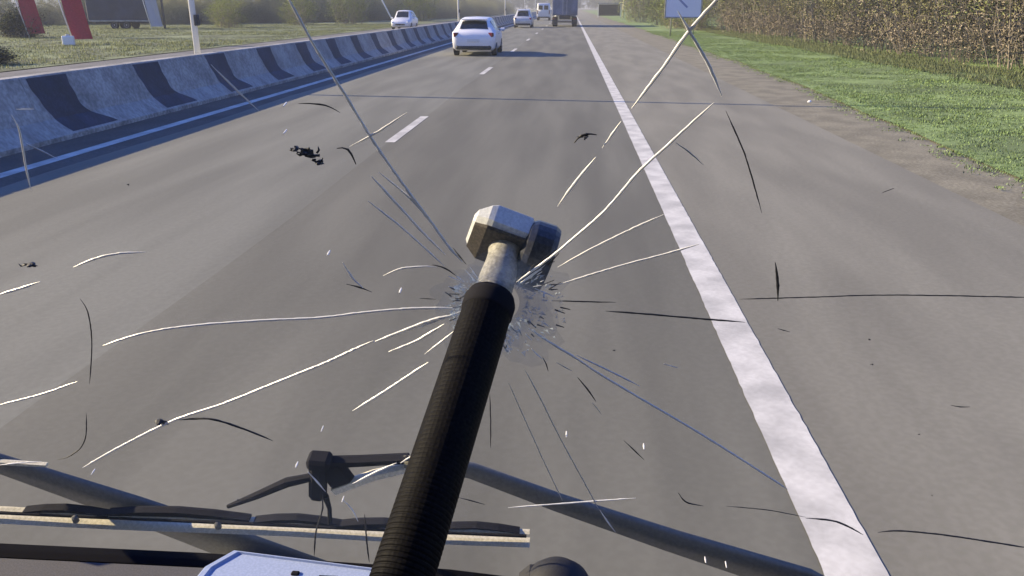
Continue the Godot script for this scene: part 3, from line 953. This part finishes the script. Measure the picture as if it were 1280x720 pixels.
func build_cab() -> void:
	M.pane = StandardMaterial3D.new()
	M.pane.albedo_color = Color(0.9, 0.95, 0.95, 0.03)
	M.pane.transparency = BaseMaterial3D.TRANSPARENCY_ALPHA
	M.pane.roughness = 0.02
	M.pane.metallic_specular = 0.12
	M.crack_white = plain(lin(0.86, 0.87, 0.90), 0.35)
	M.crack_white.backlight = Color(0.9, 0.9, 0.95)
	M.crack_faint = plain(lin(0.48, 0.49, 0.48), 0.4)
	M.crack_faint.backlight = Color(0.5, 0.5, 0.5)
	M.chip = plain(lin(0.035, 0.038, 0.05), 0.6)
	M.crack_dark = plain(lin(0.022, 0.022, 0.026), 0.6)
	M.frost = plain(Color(0.82, 0.88, 0.97, 0.15), 0.5)
	M.frost.transparency = BaseMaterial3D.TRANSPARENCY_ALPHA
	M.frost.backlight = Color(0.85, 0.9, 0.97)
	M.flake = plain(Color(0.80, 0.88, 0.97, 0.42), 0.4)
	M.flake.backlight = Color(0.8, 0.85, 0.95)
	M.flake.transparency = BaseMaterial3D.TRANSPARENCY_ALPHA
	M.wiper = mottled(lin(0.16, 0.158, 0.145), lin(0.21, 0.205, 0.185), 12.0, 0.0, 0.5, 0.8, false)
	M.rail = mottled(lin(0.64, 0.60, 0.46), lin(0.84, 0.79, 0.64), 18.0, 0.0, 0.35, 0.8, false)
	M.dash = mottled(lin(0.014, 0.015, 0.022), lin(0.026, 0.027, 0.034), 30.0, 0.0, 0.7, 0.8, false)
	M.dash_grey = mottled(lin(0.08, 0.078, 0.085), lin(0.11, 0.108, 0.115), 30.0, 0.0, 0.75, 0.8, false)
	M.lining = plain(lin(0.09, 0.09, 0.09), 0.9)
	M.rubber = plain(lin(0.022, 0.022, 0.028), 0.85)
	M.rubber.metallic_specular = 0.15
	M.cab_paint = plain(lin(0.55, 0.56, 0.58), 0.35)

	var cab := thing("truck_cab", "truck cab around the viewer with a cracked windscreen, black dashboard and wipers", "truck cab")
	# the pane, with the ragged hole that the hammer made
	var o_hole := Vector3(-0.05016, 1.71006, -0.51397)
	var st := mb()
	var N := 64
	var inner := []
	var outer := []
	var L := -0.98
	var R := 1.08
	var B := -0.325
	var T := 0.52
	for k in N:
		var a := TAU * k / N
		var d := Vector2(cos(a), sin(a))
		var far := 1e9
		if d.x > 1e-6: far = minf(far, R / d.x)
		if d.x < -1e-6: far = minf(far, L / d.x)
		if d.y > 1e-6: far = minf(far, T / d.y)
		if d.y < -1e-6: far = minf(far, B / d.y)
		outer.append(d * far)
		inner.append(d * (0.0235 + rng.randf_range(-0.003, 0.004)))
	for z in [0.0, -0.005]:
		for k in N:
			var j := (k + 1) % N
			var q := [Vector3(inner[k].x, inner[k].y, z), Vector3(outer[k].x, outer[k].y, z), Vector3(outer[j].x, outer[j].y, z), Vector3(inner[j].x, inner[j].y, z)]
			if z < 0.0: quad(st, q[0], q[1], q[2], q[3])
			else: quad(st, q[3], q[2], q[1], q[0])
	for k in N:
		var j := (k + 1) % N
		quad(st, Vector3(inner[k].x, inner[k].y, 0), Vector3(inner[j].x, inner[j].y, 0), Vector3(inner[j].x, inner[j].y, -0.005), Vector3(inner[k].x, inner[k].y, -0.005))
	glass = put("windscreen", done(st), M.pane, cab)
	glass.transform = Transform3D(Basis(Vector3.RIGHT, TILT), o_hole)
	glass.set_meta("label", "windscreen with long white cracks around a hammer hole")
	cracks()
	crushed()
	# seal and frame round the pane
	var frame := func(called: String, u0: float, v0: float, u1: float, v1: float, wide: float) -> void:
		var s := mb()
		band(s, [[u0 * 1000, v0 * 1000, wide], [u1 * 1000, v1 * 1000, wide]], 2.0, 16.0)
		var f := put(called, done(s), M.rubber, cab)
		f.transform = glass.transform
	st = mb()
	band(st, [[-980, -318, 54], [-280, -318, 54], [-50, -325, 54], [100, -343, 54], [400, -388, 54], [1080, -400, 54]], 2.0, 14.0)
	put("window_seal", done(st), M.rubber, cab).transform = glass.transform
	frame.call("window_seal", L, T, R, T, 60.0)
	frame.call("window_seal", L, B, L, T, 60.0)
	frame.call("window_seal", R, B, R, T, 60.0)
	# dashboard: a dark strip below the glass and a grey padded top nearer the seat
	put("dashboard", box(Vector3(0, 1.19, -0.385), Vector3(2.36, 0.44, 0.39), 0.012), M.dash, cab)
	put("dash_pad", box(Vector3(0, 1.412, -0.402), Vector3(2.3, 0.05, 0.33), 0.008), M.dash_grey, cab)
	put("front_panel", box(Vector3(0, 0.98, -0.62), Vector3(2.4, 0.80, 0.09), 0.03), M.cab_paint, cab)
	put("front_bumper", box(Vector3(0, 0.5, -0.64), Vector3(2.4, 0.3, 0.16), 0.05), M.plastic, cab)
	put("roof", box(Vector3(0, 2.42, 0.35), Vector3(2.4, 0.07, 1.5), 0.03), M.lining, cab)
	put("back_wall", box(Vector3(0, 1.45, 1.12), Vector3(2.4, 1.9, 0.06), 0.02), M.lining, cab)
	put("floor", box(Vector3(0, 0.5, 0.3), Vector3(2.3, 0.06, 1.6), 0.02), M.dash, cab)
	for s in [-1.0, 1.0]:
		put("door", box(Vector3(s * 1.19, 0.93, 0.28), Vector3(0.07, 0.86, 1.6), 0.02), M.dash, cab)
		st = mb(true)
		tube(st, [Vector3(s * 1.17, 1.36, -0.59), Vector3(s * 1.15, 2.4, -0.36)], [0.05, 0.05], 10)
		put("pillar", done(st), M.dash, cab)
		put("pillar", box(Vector3(s * 1.18, 1.87, 1.02), Vector3(0.07, 1.03, 0.14), 0.02), M.dash, cab)
	wipers(cab)

func crushed() -> void:
	# frosted, delaminated glass in ragged sheets round the hole, then the powder
	for k in 4:
		var fs := mb()
		var fr := RandomNumberGenerator.new()
		fr.seed = 60 + k
		var n := 56
		var ri := []
		for i in n:
			var a := TAU * i / n
			ri.append((24.0 + 7.0 * k) * (1.0 + 0.22 * cos(a + 0.8)) * (1.0 + 0.10 * sin(a * 5.0 + k * 2.0) + fr.randf_range(-0.12, 0.12)))
		for i in n:
			var j := (i + 1) % n
			var a := TAU * i / n
			var b := TAU * j / n
			var z := -0.6 - 0.8 * k
			quad(fs, on_glass(cos(a) * 19.0, sin(a) * 19.0, z), on_glass(cos(b) * 19.0, sin(b) * 19.0, z), on_glass(cos(b) * ri[j], sin(b) * ri[j], z), on_glass(cos(a) * ri[i], sin(a) * ri[i], z))
		put("frosted_glass", done(fs), M.frost, glass)
	# powdered glass round the hole: many small flakes, thickest beside the handle
	var r := RandomNumberGenerator.new()
	r.seed = 4
	var st := mb()
	for i in 480:
		var a := r.randf() * TAU
		if sin(a) > 0.25 and absf(cos(a) - 0.15) < 0.62: a += PI
		var lop := 1.0 + 0.35 * cos(a + 0.7)
		var d := (19.0 + 22.0 * pow(r.randf(), 1.8)) * lop
		var p := on_glass(cos(a) * d, sin(a) * d * 0.95, r.randf_range(-1.5, 4.0))
		var s := r.randf_range(0.3, 1.2) * 0.001
		var x := Vector3(cos(a), sin(a), r.randfn() * 0.3) * s * r.randf_range(0.8, 3.2)
		var y := Vector3(-sin(a), cos(a), r.randfn() * 0.5) * s
		var z := Vector3(0, 0, 0.0006)
		tri(st, p - x - y, p + x - y * 0.3, p + y + z)
		tri(st, p - x - y, p + y + z, p - x * 0.3 + y * 1.4 - z)
	put("crushed_glass", done(st), M.flake, glass).set_meta("kind", "stuff")
	st = mb()
	for i in 46:
		var a := r.randf() * TAU
		if sin(a) > 0.35 and cos(a) < 0.6: a += PI
		var d := r.randf_range(23.0, 40.0) * (1.0 + 0.25 * cos(a))
		var p := on_glass(cos(a) * d, sin(a) * d, 2.0)
		var e := p + Vector3(cos(a + r.randfn() * 0.4), sin(a + r.randfn() * 0.4), 0) * r.randf_range(0.003, 0.010)
		tube(st, [p, e], [0.0006, 0.0003], 4)
	put("dark_splinters", done(st), M.crack_dark, glass).set_meta("kind", "stuff")
	st = mb()
	for i in 70:
		var a := r.randf() * TAU
		if sin(a) > 0.25 and absf(cos(a) - 0.15) < 0.62: a += PI
		var d := r.randf_range(20.0, 34.0) * (1.0 + 0.25 * cos(a))
		var p := on_glass(cos(a) * d, sin(a) * d, 2.0)
		var e := p + Vector3(cos(a + r.randfn() * 0.2), sin(a + r.randfn() * 0.2), 0) * (0.002 + 0.013 * pow(r.randf(), 3.0))
		tube(st, [p, p.lerp(e, 0.5), e], [0.0002, 0.00042, 0.00012], 4)
	put("bright_splinters", done(st), M.crack_white, glass).set_meta("kind", "stuff")
	var n := 0
	for c in [[-113.5, 106.4, 16.8], [-106.3, 100.0, 7.8], [-120.2, 109.0, 6.7], [-325.8, 18.9, 7.3], [-271.1, -127.5, 9.0], [60.1, 119.6, 5.0], [259.2, -26.8, 2.2], [265.1, -48.3, 2.0], [313.9, -112.1, 1.7], [85.9, -42.0, 2.0], [-236.3, 82.4, 1.7], [-224.0, -214.5, 3.4], [339.9, -176.3, 1.4]]:
		chip(c[0], c[1], c[2] * (0.72 if c[2] > 10.0 else 1.0), 300 + n)
		n += 1
	for c in [[-109.9, 33.9], [35.7, 4.3], [113.4, -134.5], [-345.2, -187.4], [-121.7, 138.1], [-124.7, 120.6], [-166.1, -169.3], [175.2, -265.1], [193.3, -270.2], [53.6, -124.8], [-138.6, -128.1], [-132.8, -208.1], [-63.6, 4.8]]:
		st = mb()
		var rg := []
		for q in [[-0.0032, 0.6], [0.0, 1.0], [0.0034, 0.5]]:
			rg.append(ring_at(on_glass(c[0], c[1], 2.0) + Vector3(0, 0, q[0]), Vector3.RIGHT, Vector3.UP, 0.0007 * q[1] * r.randf_range(0.7, 1.4), 6, 0.8))
		loft(st, rg)
		put("glass_grain", done(st), M.crack_white, glass)

func wipers(cab: Node3D) -> void:
	# arm that comes up from the lower right, passes behind the hammer and ends in the blade's clip
	var o := Node3D.new()
	o.name = "wiper"
	cab.add_child(o, true)
	o.transform = glass.transform
	var st := mb(true)
	band(st, [[330, -368, 42], [270, -325, 38], [150, -277, 28], [50, -234, 21], [-26, -198, 17], [-62, -190, 14], [-84, -191, 13]], 30.0, 7.0)
	put("arm", done(st), M.wiper, o)
	st = mb()
	band(st, [[-80, -187, 6], [-120, -192, 7], [-158, -196, 9]], 31.0, 9.0)
	put("fork_tine", done(st), M.rubber, o)
	st = mb()
	band(st, [[-78, -195, 6], [-112, -207, 8], [-150, -227, 9]], 29.0, 8.0)
	put("fork_tine", done(st), M.rail, o)
	st = mb()
	bevel_box(st, on_glass(-162, -212, 28), Vector3(0.015, 0.052, 0.014), 0.004, Basis(Vector3.BACK, -0.16))
	bevel_box(st, on_glass(-157, -190, 27), Vector3(0.020, 0.012, 0.018), 0.003, Basis(Vector3.BACK, -0.05))
	bevel_box(st, on_glass(-146, -209, 31), Vector3(0.026, 0.030, 0.010), 0.004, Basis(Vector3.BACK, 0.4))
	put("clip", done(st), M.rubber, o)
	st = mb()
	tube(st, [on_glass(-160, -207, 26), on_glass(-190, -217, 26), on_glass(-222, -236, 26), on_glass(-252, -254, 28)], [0.0035, 0.0045, 0.0035, 0.002], 8)
	put("yoke", done(st), M.rubber, o)
	st = mb()
	tube(st, [on_glass(-158, -232, 26), on_glass(-157, -250, 27), on_glass(-160, -272, 28)], [0.003, 0.002, 0.002], 8)
	put("link", done(st), M.rubber, o)
	# parked blade along the bottom of the glass: two steel rails and the holders on top of them
	for q in [[-0.2745, 1.6, 31.0, 1.6, 4.0], [-0.2885, 3.0, 30.0, 2.0, 9.0]]:
		st = mb()
		var path := []
		for i in 40:
			var u := lerpf(-720.0, 23.0, i / 39.0)
			path.append([u, q[0] * 1000.0 + sin(u * 0.021) * 0.7, q[1] * (1.0 + 0.1 * sin(u * 0.13))])
		band(st, path, q[2], q[3], q[4])
		put("rail", done(st), M.rail, o)
	st = mb()
	band(st, [[-720, -281.0, 3.0], [20, -281.0, 3.0]], 32.0, 3.0)
	put("blade_rubber", done(st), M.rubber, o)
	for h in [[-455, -372, 5, -271], [-372, -236, 8, -269], [-232, -150, 6, -271], [-155, -66, 7, -272], [-64, 14, 2.5, -270]]:
		st = mb()
		var m: float = (h[0] + h[1]) / 2.0
		band(st, [[h[0], h[3] - 3.0, h[2] * 0.35], [lerpf(h[0], m, 0.5), h[3], h[2] * 0.9], [m, h[3] + 1.5, h[2]], [lerpf(m, h[1], 0.5), h[3], h[2] * 0.8], [h[1], h[3] - 3.0, h[2] * 0.35]], 31.0, 8.0)
		put("holder", done(st), M.rubber, o)
	for u in [-402, -265]:
		put("rivet", box(on_glass(u, -276, 24), Vector3(0.006, 0.009, 0.006), 0.002), M.wiper, o)
	# the second arm further left, behind the parked blade
	var w2 := Node3D.new()
	w2.name = "wiper"
	cab.add_child(w2, true)
	w2.transform = glass.transform
	st = mb(true)
	band(st, [[-640, -165, 18], [-470, -229, 26], [-355, -285, 40], [-275, -328, 50], [-170, -385, 56]], 45.0, 7.0)
	put("arm", done(st), M.wiper, w2)
	st = mb()
	band(st, [[-560, -214, 4], [-470, -221, 5], [-420, -222, 3]], 40.0, 4.0)
	put("rail", done(st), M.rail, w2)

# ------------------------------------------------------------------ the hammer stuck in the glass
func build_hammer() -> void:
	var tip := Vector3(-0.0492, 1.7163, -0.5162)
	var d := Vector3(0.1674, 0.5071, -0.8455).normalized()
	var hx := Vector3(0.9367, -0.3494, -0.0241)
	hx = (hx - d * hx.dot(d)).normalized()
	var hz := hx.cross(d).normalized()
	var o := thing("hammer", "hammer with ribbed black rubber grip stuck through the windscreen", "hammer", tip - d * 0.31)
	var base := tip - d * 0.31
	var L := func(p: Vector3) -> Vector3: return p - base
	M.grip = mottled(lin(0.005, 0.005, 0.007), lin(0.015, 0.014, 0.014), 25.0, 0.0, 0.6, 0.8, false)
	M.grip.metallic_specular = 0.16
	M.worn = mottled(lin(0.58, 0.60, 0.60), lin(0.78, 0.80, 0.80), 22.0, 0.0, 0.65, 0.8, false)
	M.worn.metallic = 0.05
	M.head_shade = mottled(lin(0.035, 0.030, 0.026), lin(0.10, 0.082, 0.062), 22.0, 0.0, 0.8, 0.8, false)  # dark brown that stands for shade under the head
	M.neck = mottled(lin(0.22, 0.215, 0.19), lin(0.46, 0.45, 0.41), 22.0, 0.0, 0.45, 0.8, false)
	M.head_dark = mottled(lin(0.014, 0.016, 0.026), lin(0.045, 0.05, 0.07), 20.0, 0.0, 0.3, 0.8, false)
	M.head_dark.metallic = 0.3
	# ribbed grip
	var prof := [[0.0, 0.004], [0.002, 0.013], [0.008, 0.0168]]
	var n := 86
	for i in n:
		var t := 0.010 + i * 0.0031
		var r := 0.0170
		var rib := lerpf(0.0006, 0.00008, smoothstep(0.08, 0.19, t))
		prof.append_array([[t, r - rib], [t + 0.0006, r], [t + 0.0020, r], [t + 0.0026, r - rib]])
	prof.append_array([[0.280, 0.0168], [0.294, 0.0168]])
	var st := mb()
	lathe(st, L.call(base), d, prof, 40)
	put("grip", done(st), M.grip, o)
	# slanted black lip where the grip ends
	st = mb(true)
	lathe(st, L.call(base), d, [[0.288, 0.0166], [0.290, 0.0176], [0.299, 0.0178], [0.304, 0.0160], [0.3045, 0.0125], [0.298, 0.0118]], 36)
	put("collar", done(st), M.rubber, o)
	st = mb(true)
	lathe(st, L.call(base), d, [[0.292, 0.0118], [0.306, 0.0130], [0.322, 0.0126], [0.334, 0.0118], [0.342, 0.0120], [0.347, 0.0135]], 28)
	put("neck", done(st), M.neck, o)
	# head: a chamfered block, thin and lifted at the left, with a dark round striking end at the right
	var hc: Vector3 = L.call(tip + d * 0.038 - hx * 0.001)
	var sect := func(x: float, lo: float, hi: float, wide: float, ch: float) -> Array:
		var r := []
		for e in [[-1, -1], [1, -1], [1, 1], [-1, 1]]:
			var yy: float = lo if e[1] < 0 else hi
			var zz: float = wide * e[0]
			var first := Vector2(zz, yy - e[1] * ch)
			var second := Vector2(zz - e[0] * ch, yy)
			if e[0] * e[1] > 0:
				var w := first
				first = second
				second = w
			# go round in one direction
			for q in ([second, first] if e[0] * e[1] < 0 else [first, second]):
				r.append(hc + hx * x + d * q.y + hz * q.x)
		return r
	var order := func(r: Array) -> Array:
		# sort points by angle so that the ring is simple
		var c := Vector3.ZERO
		for p in r: c += p
		c /= r.size()
		var s := r.duplicate()
		s.sort_custom(func(a, b): return atan2((a - c).dot(d), (a - c).dot(hz)) < atan2((b - c).dot(d), (b - c).dot(hz)))
		return s
	var rings := []
	for q in [[-0.029, 0.006, 0.012, 0.013, 0.002], [-0.027, 0.004, 0.016, 0.016, 0.003], [-0.019, 0.001, 0.0215, 0.020, 0.004], [-0.015, 0.001, 0.0225, 0.0205, 0.003], [0.011, 0.001, 0.0225, 0.0205, 0.003], [0.014, 0.002, 0.0205, 0.0185, 0.004]]:
		rings.append(order.call(sect.call(q[0], q[1], q[2], q[3], q[4])))
	st = mb()
	loft(st, rings)
	put("head", done(st), M.worn, o)
	# underside of the head, its shade painted in as dark brown
	rings = []
	for q in [[-0.027, 0.0015, 0.0038, 0.0135, 0.001], [-0.018, -0.0025, 0.0008, 0.019, 0.0014], [0.011, -0.0025, 0.0008, 0.0195, 0.0014], [0.014, -0.001, 0.0018, 0.0175, 0.001]]:
		rings.append(order.call(sect.call(q[0], q[1], q[2], q[3], q[4])))
	st = mb()
	loft(st, rings)
	put("underside", done(st), M.head_shade, o)
	st = mb()
	lathe(st, hc + d * 0.005 + hx * 0.009, hx, [[0.0, 0.0160], [0.003, 0.0225], [0.007, 0.0250], [0.020, 0.0255], [0.024, 0.0236], [0.0255, 0.012], [0.026, 0.001]], 28)
	put("striking_end", done(st), M.head_dark, o)

func build_dash_things() -> void:
	M.tray = mottled(lin(0.36, 0.44, 0.66), lin(0.44, 0.52, 0.76), 20.0, 0.0, 0.5, 0.85, false)
	var t := thing("plastic_tray", "pale blue plastic tray with dark slots lying on the dashboard", "tray", Vector3(-0.20, 1.4335, -0.543))
	var st := mb()
	# outline at the tray's top: its back edge runs towards the glass at the left
	var out := [Vector2(-0.106, -0.010), Vector2(-0.090, -0.033), Vector2(0.05, -0.017), Vector2(0.115, -0.004), Vector2(0.115, 0.03), Vector2(-0.11, 0.03)]
	var rings := []
	for q in [[0.0, 1.0], [0.009, 1.0], [0.0105, 0.985], [0.0105, 0.94], [0.0085, 0.92]]:
		var r := []
		for p in out:
			r.append(Vector3(p.x * q[1], q[0], p.y * q[1]))
		rings.append(r)
	loft(st, rings)
	put("tray_body", done(st), M.tray, t)
	for s in [[-0.025, -0.008, 0.007], [0.005, -0.004, 0.018]]:
		put("slot", box(Vector3(s[0], 0.009, s[1]), Vector3(s[2], 0.003, 0.005), 0.001), M.rubber, t)
	var m := thing("suction_mount", "rounded black suction mount on the dashboard right of the hammer grip", "phone mount", Vector3(-0.001, 1.412, -0.538))
	st = mb(true)
	lathe(st, Vector3.ZERO, Vector3.UP, [[0.0, 0.031], [0.030, 0.031], [0.040, 0.0295], [0.050, 0.025], [0.058, 0.016], [0.062, 0.007], [0.063, 0.001]], 32)
	put("dome", done(st), M.dash, m)
	put("socket", box(Vector3(-0.014, 0.026, 0.004), Vector3(0.036, 0.052, 0.05), 0.009), M.dash, m)
	st = mb(true)
	tube(st, [Vector3(0.0, 0.045, 0.0), Vector3(0.03, 0.035, 0.012), Vector3(0.055, 0.018, 0.03)], [0.014, 0.014, 0.013], 14)
	put("clamp_arm", done(st), M.dash, m)
	st = mb(true)
	lathe(st, Vector3(0, 0.001, 0), Vector3.UP, [[0.0, 0.031], [0.0, 0.0335], [0.004, 0.0335], [0.005, 0.031]], 32)
	put("rim", done(st), M.rubber, m)
	st = mb(true)
	tube(st, [Vector3(-0.021, 0.050, 0.014), Vector3(-0.018, 0.044, 0.022), Vector3(-0.008, 0.038, 0.029)], [0.0018, 0.0026, 0.0020], 8)
	put("painted_glint", done(st), M.tray, m)  # pale curved tube laid on the dome as a painted glint

func cracks() -> void:
	crack("w", 1.5, [-111.0, 205.7, -99.3, 176.5, -84.0, 144.3, -68.4, 111.3, -53.4, 84.3, -39.8, 61.5, -28.0, 40.8, -19.0, 28.6])
	crack("w", 1.1, [-68.8, 94.0, -50.6, 75.8, -37.5, 56.9, -25.6, 35.9])
	crack("w", 1.3, [-74.2, 91.2, -57.5, 68.8, -43.3, 49.6, -30.5, 34.5])
	crack("w", 1.0, [-78.4, 73.6, -58.8, 55.2, -44.1, 39.2, -31.7, 25.1])
	crack("w", 1.1, [-85.5, 111.1, -67.3, 120.7, -47.4, 133.7])
	crack("w", 1.6, [132.5, 204.5, 115.3, 182.4, 103.1, 162.2, 86.6, 137.4])
	crack("w", 1.5, [81.0, 129.4, 70.5, 112.0])
	crack("w", 1.6, [66.9, 106.2, 55.2, 89.4, 44.0, 71.9])
	crack("w", 1.4, [108.2, 193.2, 115.3, 182.4, 127.4, 164.6, 137.9, 145.1])
	crack("w", 1.4, [133.8, 141.2, 120.2, 126.4, 108.3, 113.0, 94.1, 97.6, 80.5, 78.2, 70.1, 64.9, 56.2, 50.5, 40.9, 35.0, 16.7, 13.6])
	crack("w", 1.2, [111.2, 67.4, 91.9, 56.6, 69.4, 43.0, 44.7, 26.4])
	crack("w", 1.2, [136.0, 46.4, 113.8, 38.0, 88.4, 29.4, 62.4, 19.3, 44.9, 12.4])
	crack("w", 2.0, [32.4, 23.6, 26.0, 18.3, 19.4, 13.0])
	crack("w", 1.2, [-74.6, 16.3, -61.9, 22.4, -45.3, 24.7, -37.1, 24.3])
	crack("w", 1.4, [-101.5, 26.5, -96.0, 13.8, -89.7, 6.0])
	crack("w", 1.5, [-294.5, -51.3, -258.1, -38.2, -219.8, -30.4, -171.0, -24.5, -123.5, -20.2, -94.0, -15.1, -59.3, -10.5, -24.3, -8.8])
	crack("w", 1.7, [-352.9, -183.1, -311.3, -155.9, -259.4, -125.3, -212.3, -104.7, -170.3, -83.5, -130.1, -63.4, -104.1, -48.9, -87.6, -39.6])
	crack("w", 2.0, [-87.8, -41.0, -67.0, -31.0, -43.1, -19.7, -23.5, -14.2])
	crack("w", 1.3, [-53.9, -27.0, -37.3, -18.8, -22.2, -11.4])
	crack("w", 1.7, [-77.5, -49.4, -56.0, -38.5, -34.7, -22.9])
	crack("w", 1.3, [-51.2, -50.7, -38.7, -39.3, -25.2, -26.1])
	crack("w", 1.7, [-111.8, -108.4, -91.3, -92.9, -68.0, -73.9, -48.8, -58.0])
	crack("w", 1.6, [-360.9, -7.8, -339.6, -1.0, -323.7, 4.9])
	crack("w", 1.4, [-294.6, 17.7, -277.9, 24.7, -259.1, 29.7, -238.7, 31.4])
	crack("w", 1.4, [-402.9, -115.6, -360.6, -102.0, -326.3, -87.5])
	crack("w", 1.0, [-429.7, -184.4, -409.7, -180.5, -387.4, -177.4])
	crack("w", 1.3, [24.6, -24.4, 41.6, -37.9, 58.9, -50.3, 76.7, -64.4, 107.0, -86.0, 144.6, -112.1, 184.1, -141.1, 229.1, -175.6])
	crack("w", 1.0, [58.9, -47.4, 82.2, -60.4, 106.2, -74.5])
	crack("w", 1.6, [-122.2, -189.2, -100.4, -174.0, -82.8, -163.0])
	crack("w", 1.9, [-79.5, -162.9, -69.0, -154.2])
	crack("w", 1.0, [-297.9, 129.8, -296.6, 119.3, -301.5, 94.5, -304.0, 77.2])
	crack("w", 0.9, [-293.4, 133.5, -281.9, 133.6])
	crack("w", 0.9, [-295.4, 111.2, -277.9, 100.4])
	crack("w", 1.0, [-162.2, 162.3, -151.5, 148.8, -138.8, 133.9])
	crack("w", 1.0, [6.8, -210.4, 49.9, -203.0, 111.2, -192.6])
	crack("w", 1.2, [-158.1, -177.2, -151.8, -189.0, -146.7, -200.2])
	crack("w", 1.0, [-133.0, -209.1, -126.4, -221.5, -123.3, -235.5])
	crack("w", 1.0, [121.6, -53.0, 132.1, -56.3])
	crack("w", 1.2, [26.8, -42.7, 31.4, -48.4, 36.0, -52.6])
	crack("w", 1.1, [82.9, -208.6, 90.1, -222.9, 97.4, -235.4])
	crack("f", 0.9, [21.5, -61.3, 33.2, -89.2, 48.7, -129.2, 68.7, -176.5, 81.5, -206.8])
	crack("f", 0.8, [9.5, -74.6, 21.1, -109.8, 36.5, -155.8, 51.8, -199.0])
	crack("f", 0.9, [44.7, -54.5, 56.4, -62.2])
	crack("f", 0.9, [114.1, 116.2, 122.8, 110.1, 132.3, 101.8])
	crack("f", 0.8, [71.9, -91.4, 79.5, -103.0])
	crack("k", 0.9, [141.2, 136.4, 154.8, 111.5, 163.3, 91.7, 171.9, 69.8])
	crack("k", 1.7, [-39.7, 26.2, -32.8, 24.4, -28.1, 21.4, -23.4, 17.0])
	crack("k", 1.6, [-101.1, 9.0, -92.5, 6.6, -83.9, 2.9])
	crack("k", 1.0, [-298.6, -8.8, -296.5, -20.7, -301.2, -44.8, -310.4, -71.8, -317.3, -89.6])
	crack("k", 1.0, [-329.7, -120.0, -337.4, -143.8, -347.3, -159.6, -361.3, -170.4, -372.5, -174.7])
	crack("k", 1.6, [60.6, -68.0, 67.3, -77.6, 74.8, -90.5])
	crack("k", 1.2, [97.8, -129.3, 105.7, -138.3, 114.5, -149.0])
	crack("k", 1.6, [34.8, -49.7, 37.2, -55.5, 39.0, -62.9])
	crack("k", 1.3, [78.1, -8.3, 101.6, -9.6, 139.8, -12.4, 173.5, -14.7])
	crack("k", 1.1, [41.2, -0.8, 63.1, -0.8, 84.8, -0.8])
	crack("k", 1.4, [196.2, -19.4, 204.7, -21.8])
	crack("k", 2.2, [186.1, 33.7, 190.1, 18.3, 192.5, 3.7])
	crack("k", 1.6, [249.1, -207.9, 269.7, -209.5, 283.5, -215.3, 298.3, -225.1])
	crack("k", 1.5, [308.9, -221.4, 325.2, -218.4, 360.4, -221.0, 399.7, -227.1, 432.7, -232.8])
	crack("k", 0.8, [184.0, -197.7, 217.4, -200.3, 248.9, -206.9])
	crack("k", 1.5, [144.4, -184.2, 151.8, -194.9, 166.3, -198.7])
	crack("k", 0.9, [167.1, 4.3, 206.1, 6.7, 257.1, 10.1, 307.9, 11.0, 353.1, 11.0])
	crack("k", 1.4, [328.7, -83.2, 335.7, -84.5, 342.3, -84.2])
	crack("k", 1.2, [241.9, 84.9, 244.8, 86.5, 248.2, 88.2])
	crack("k", 1.0, [-4.5, -86.9, -4.8, -115.1, -5.7, -142.2])
	crack("k", 1.3, [-34.8, -200.4, -24.3, -203.6, -12.4, -207.7])
	crack("k", 1.3, [-113.2, 138.6, -104.3, 138.7, -95.7, 137.3, -88.5, 133.3])
	crack("k", 2.2, [-93.7, 109.9, -88.1, 110.0, -85.1, 106.3, -83.0, 99.3])
	crack("k", 2.6, [53.5, 115.4, 56.3, 119.1, 61.5, 121.2, 66.8, 120.7])
	crack("k", 1.8, [-254.5, -124.2, -227.9, -122.1, -202.0, -132.0, -181.4, -143.2])
	crack("k", 1.6, [-149.9, -203.3, -152.9, -223.2, -163.0, -252.5, -169.4, -284.2])
	crack("k", 1.5, [-116.5, -225.9, -118.8, -262.2, -119.8, -289.5])
	crack("k", 1.2, [-50.7, -1.5, -39.0, -1.8])
	crack("k", 1.4, [-37.5, 56.3, -31.9, 46.8, -30.0, 42.6])
	crack("k", 1.5, [-24.8, 39.6, -20.9, 33.5, -16.9, 27.4])
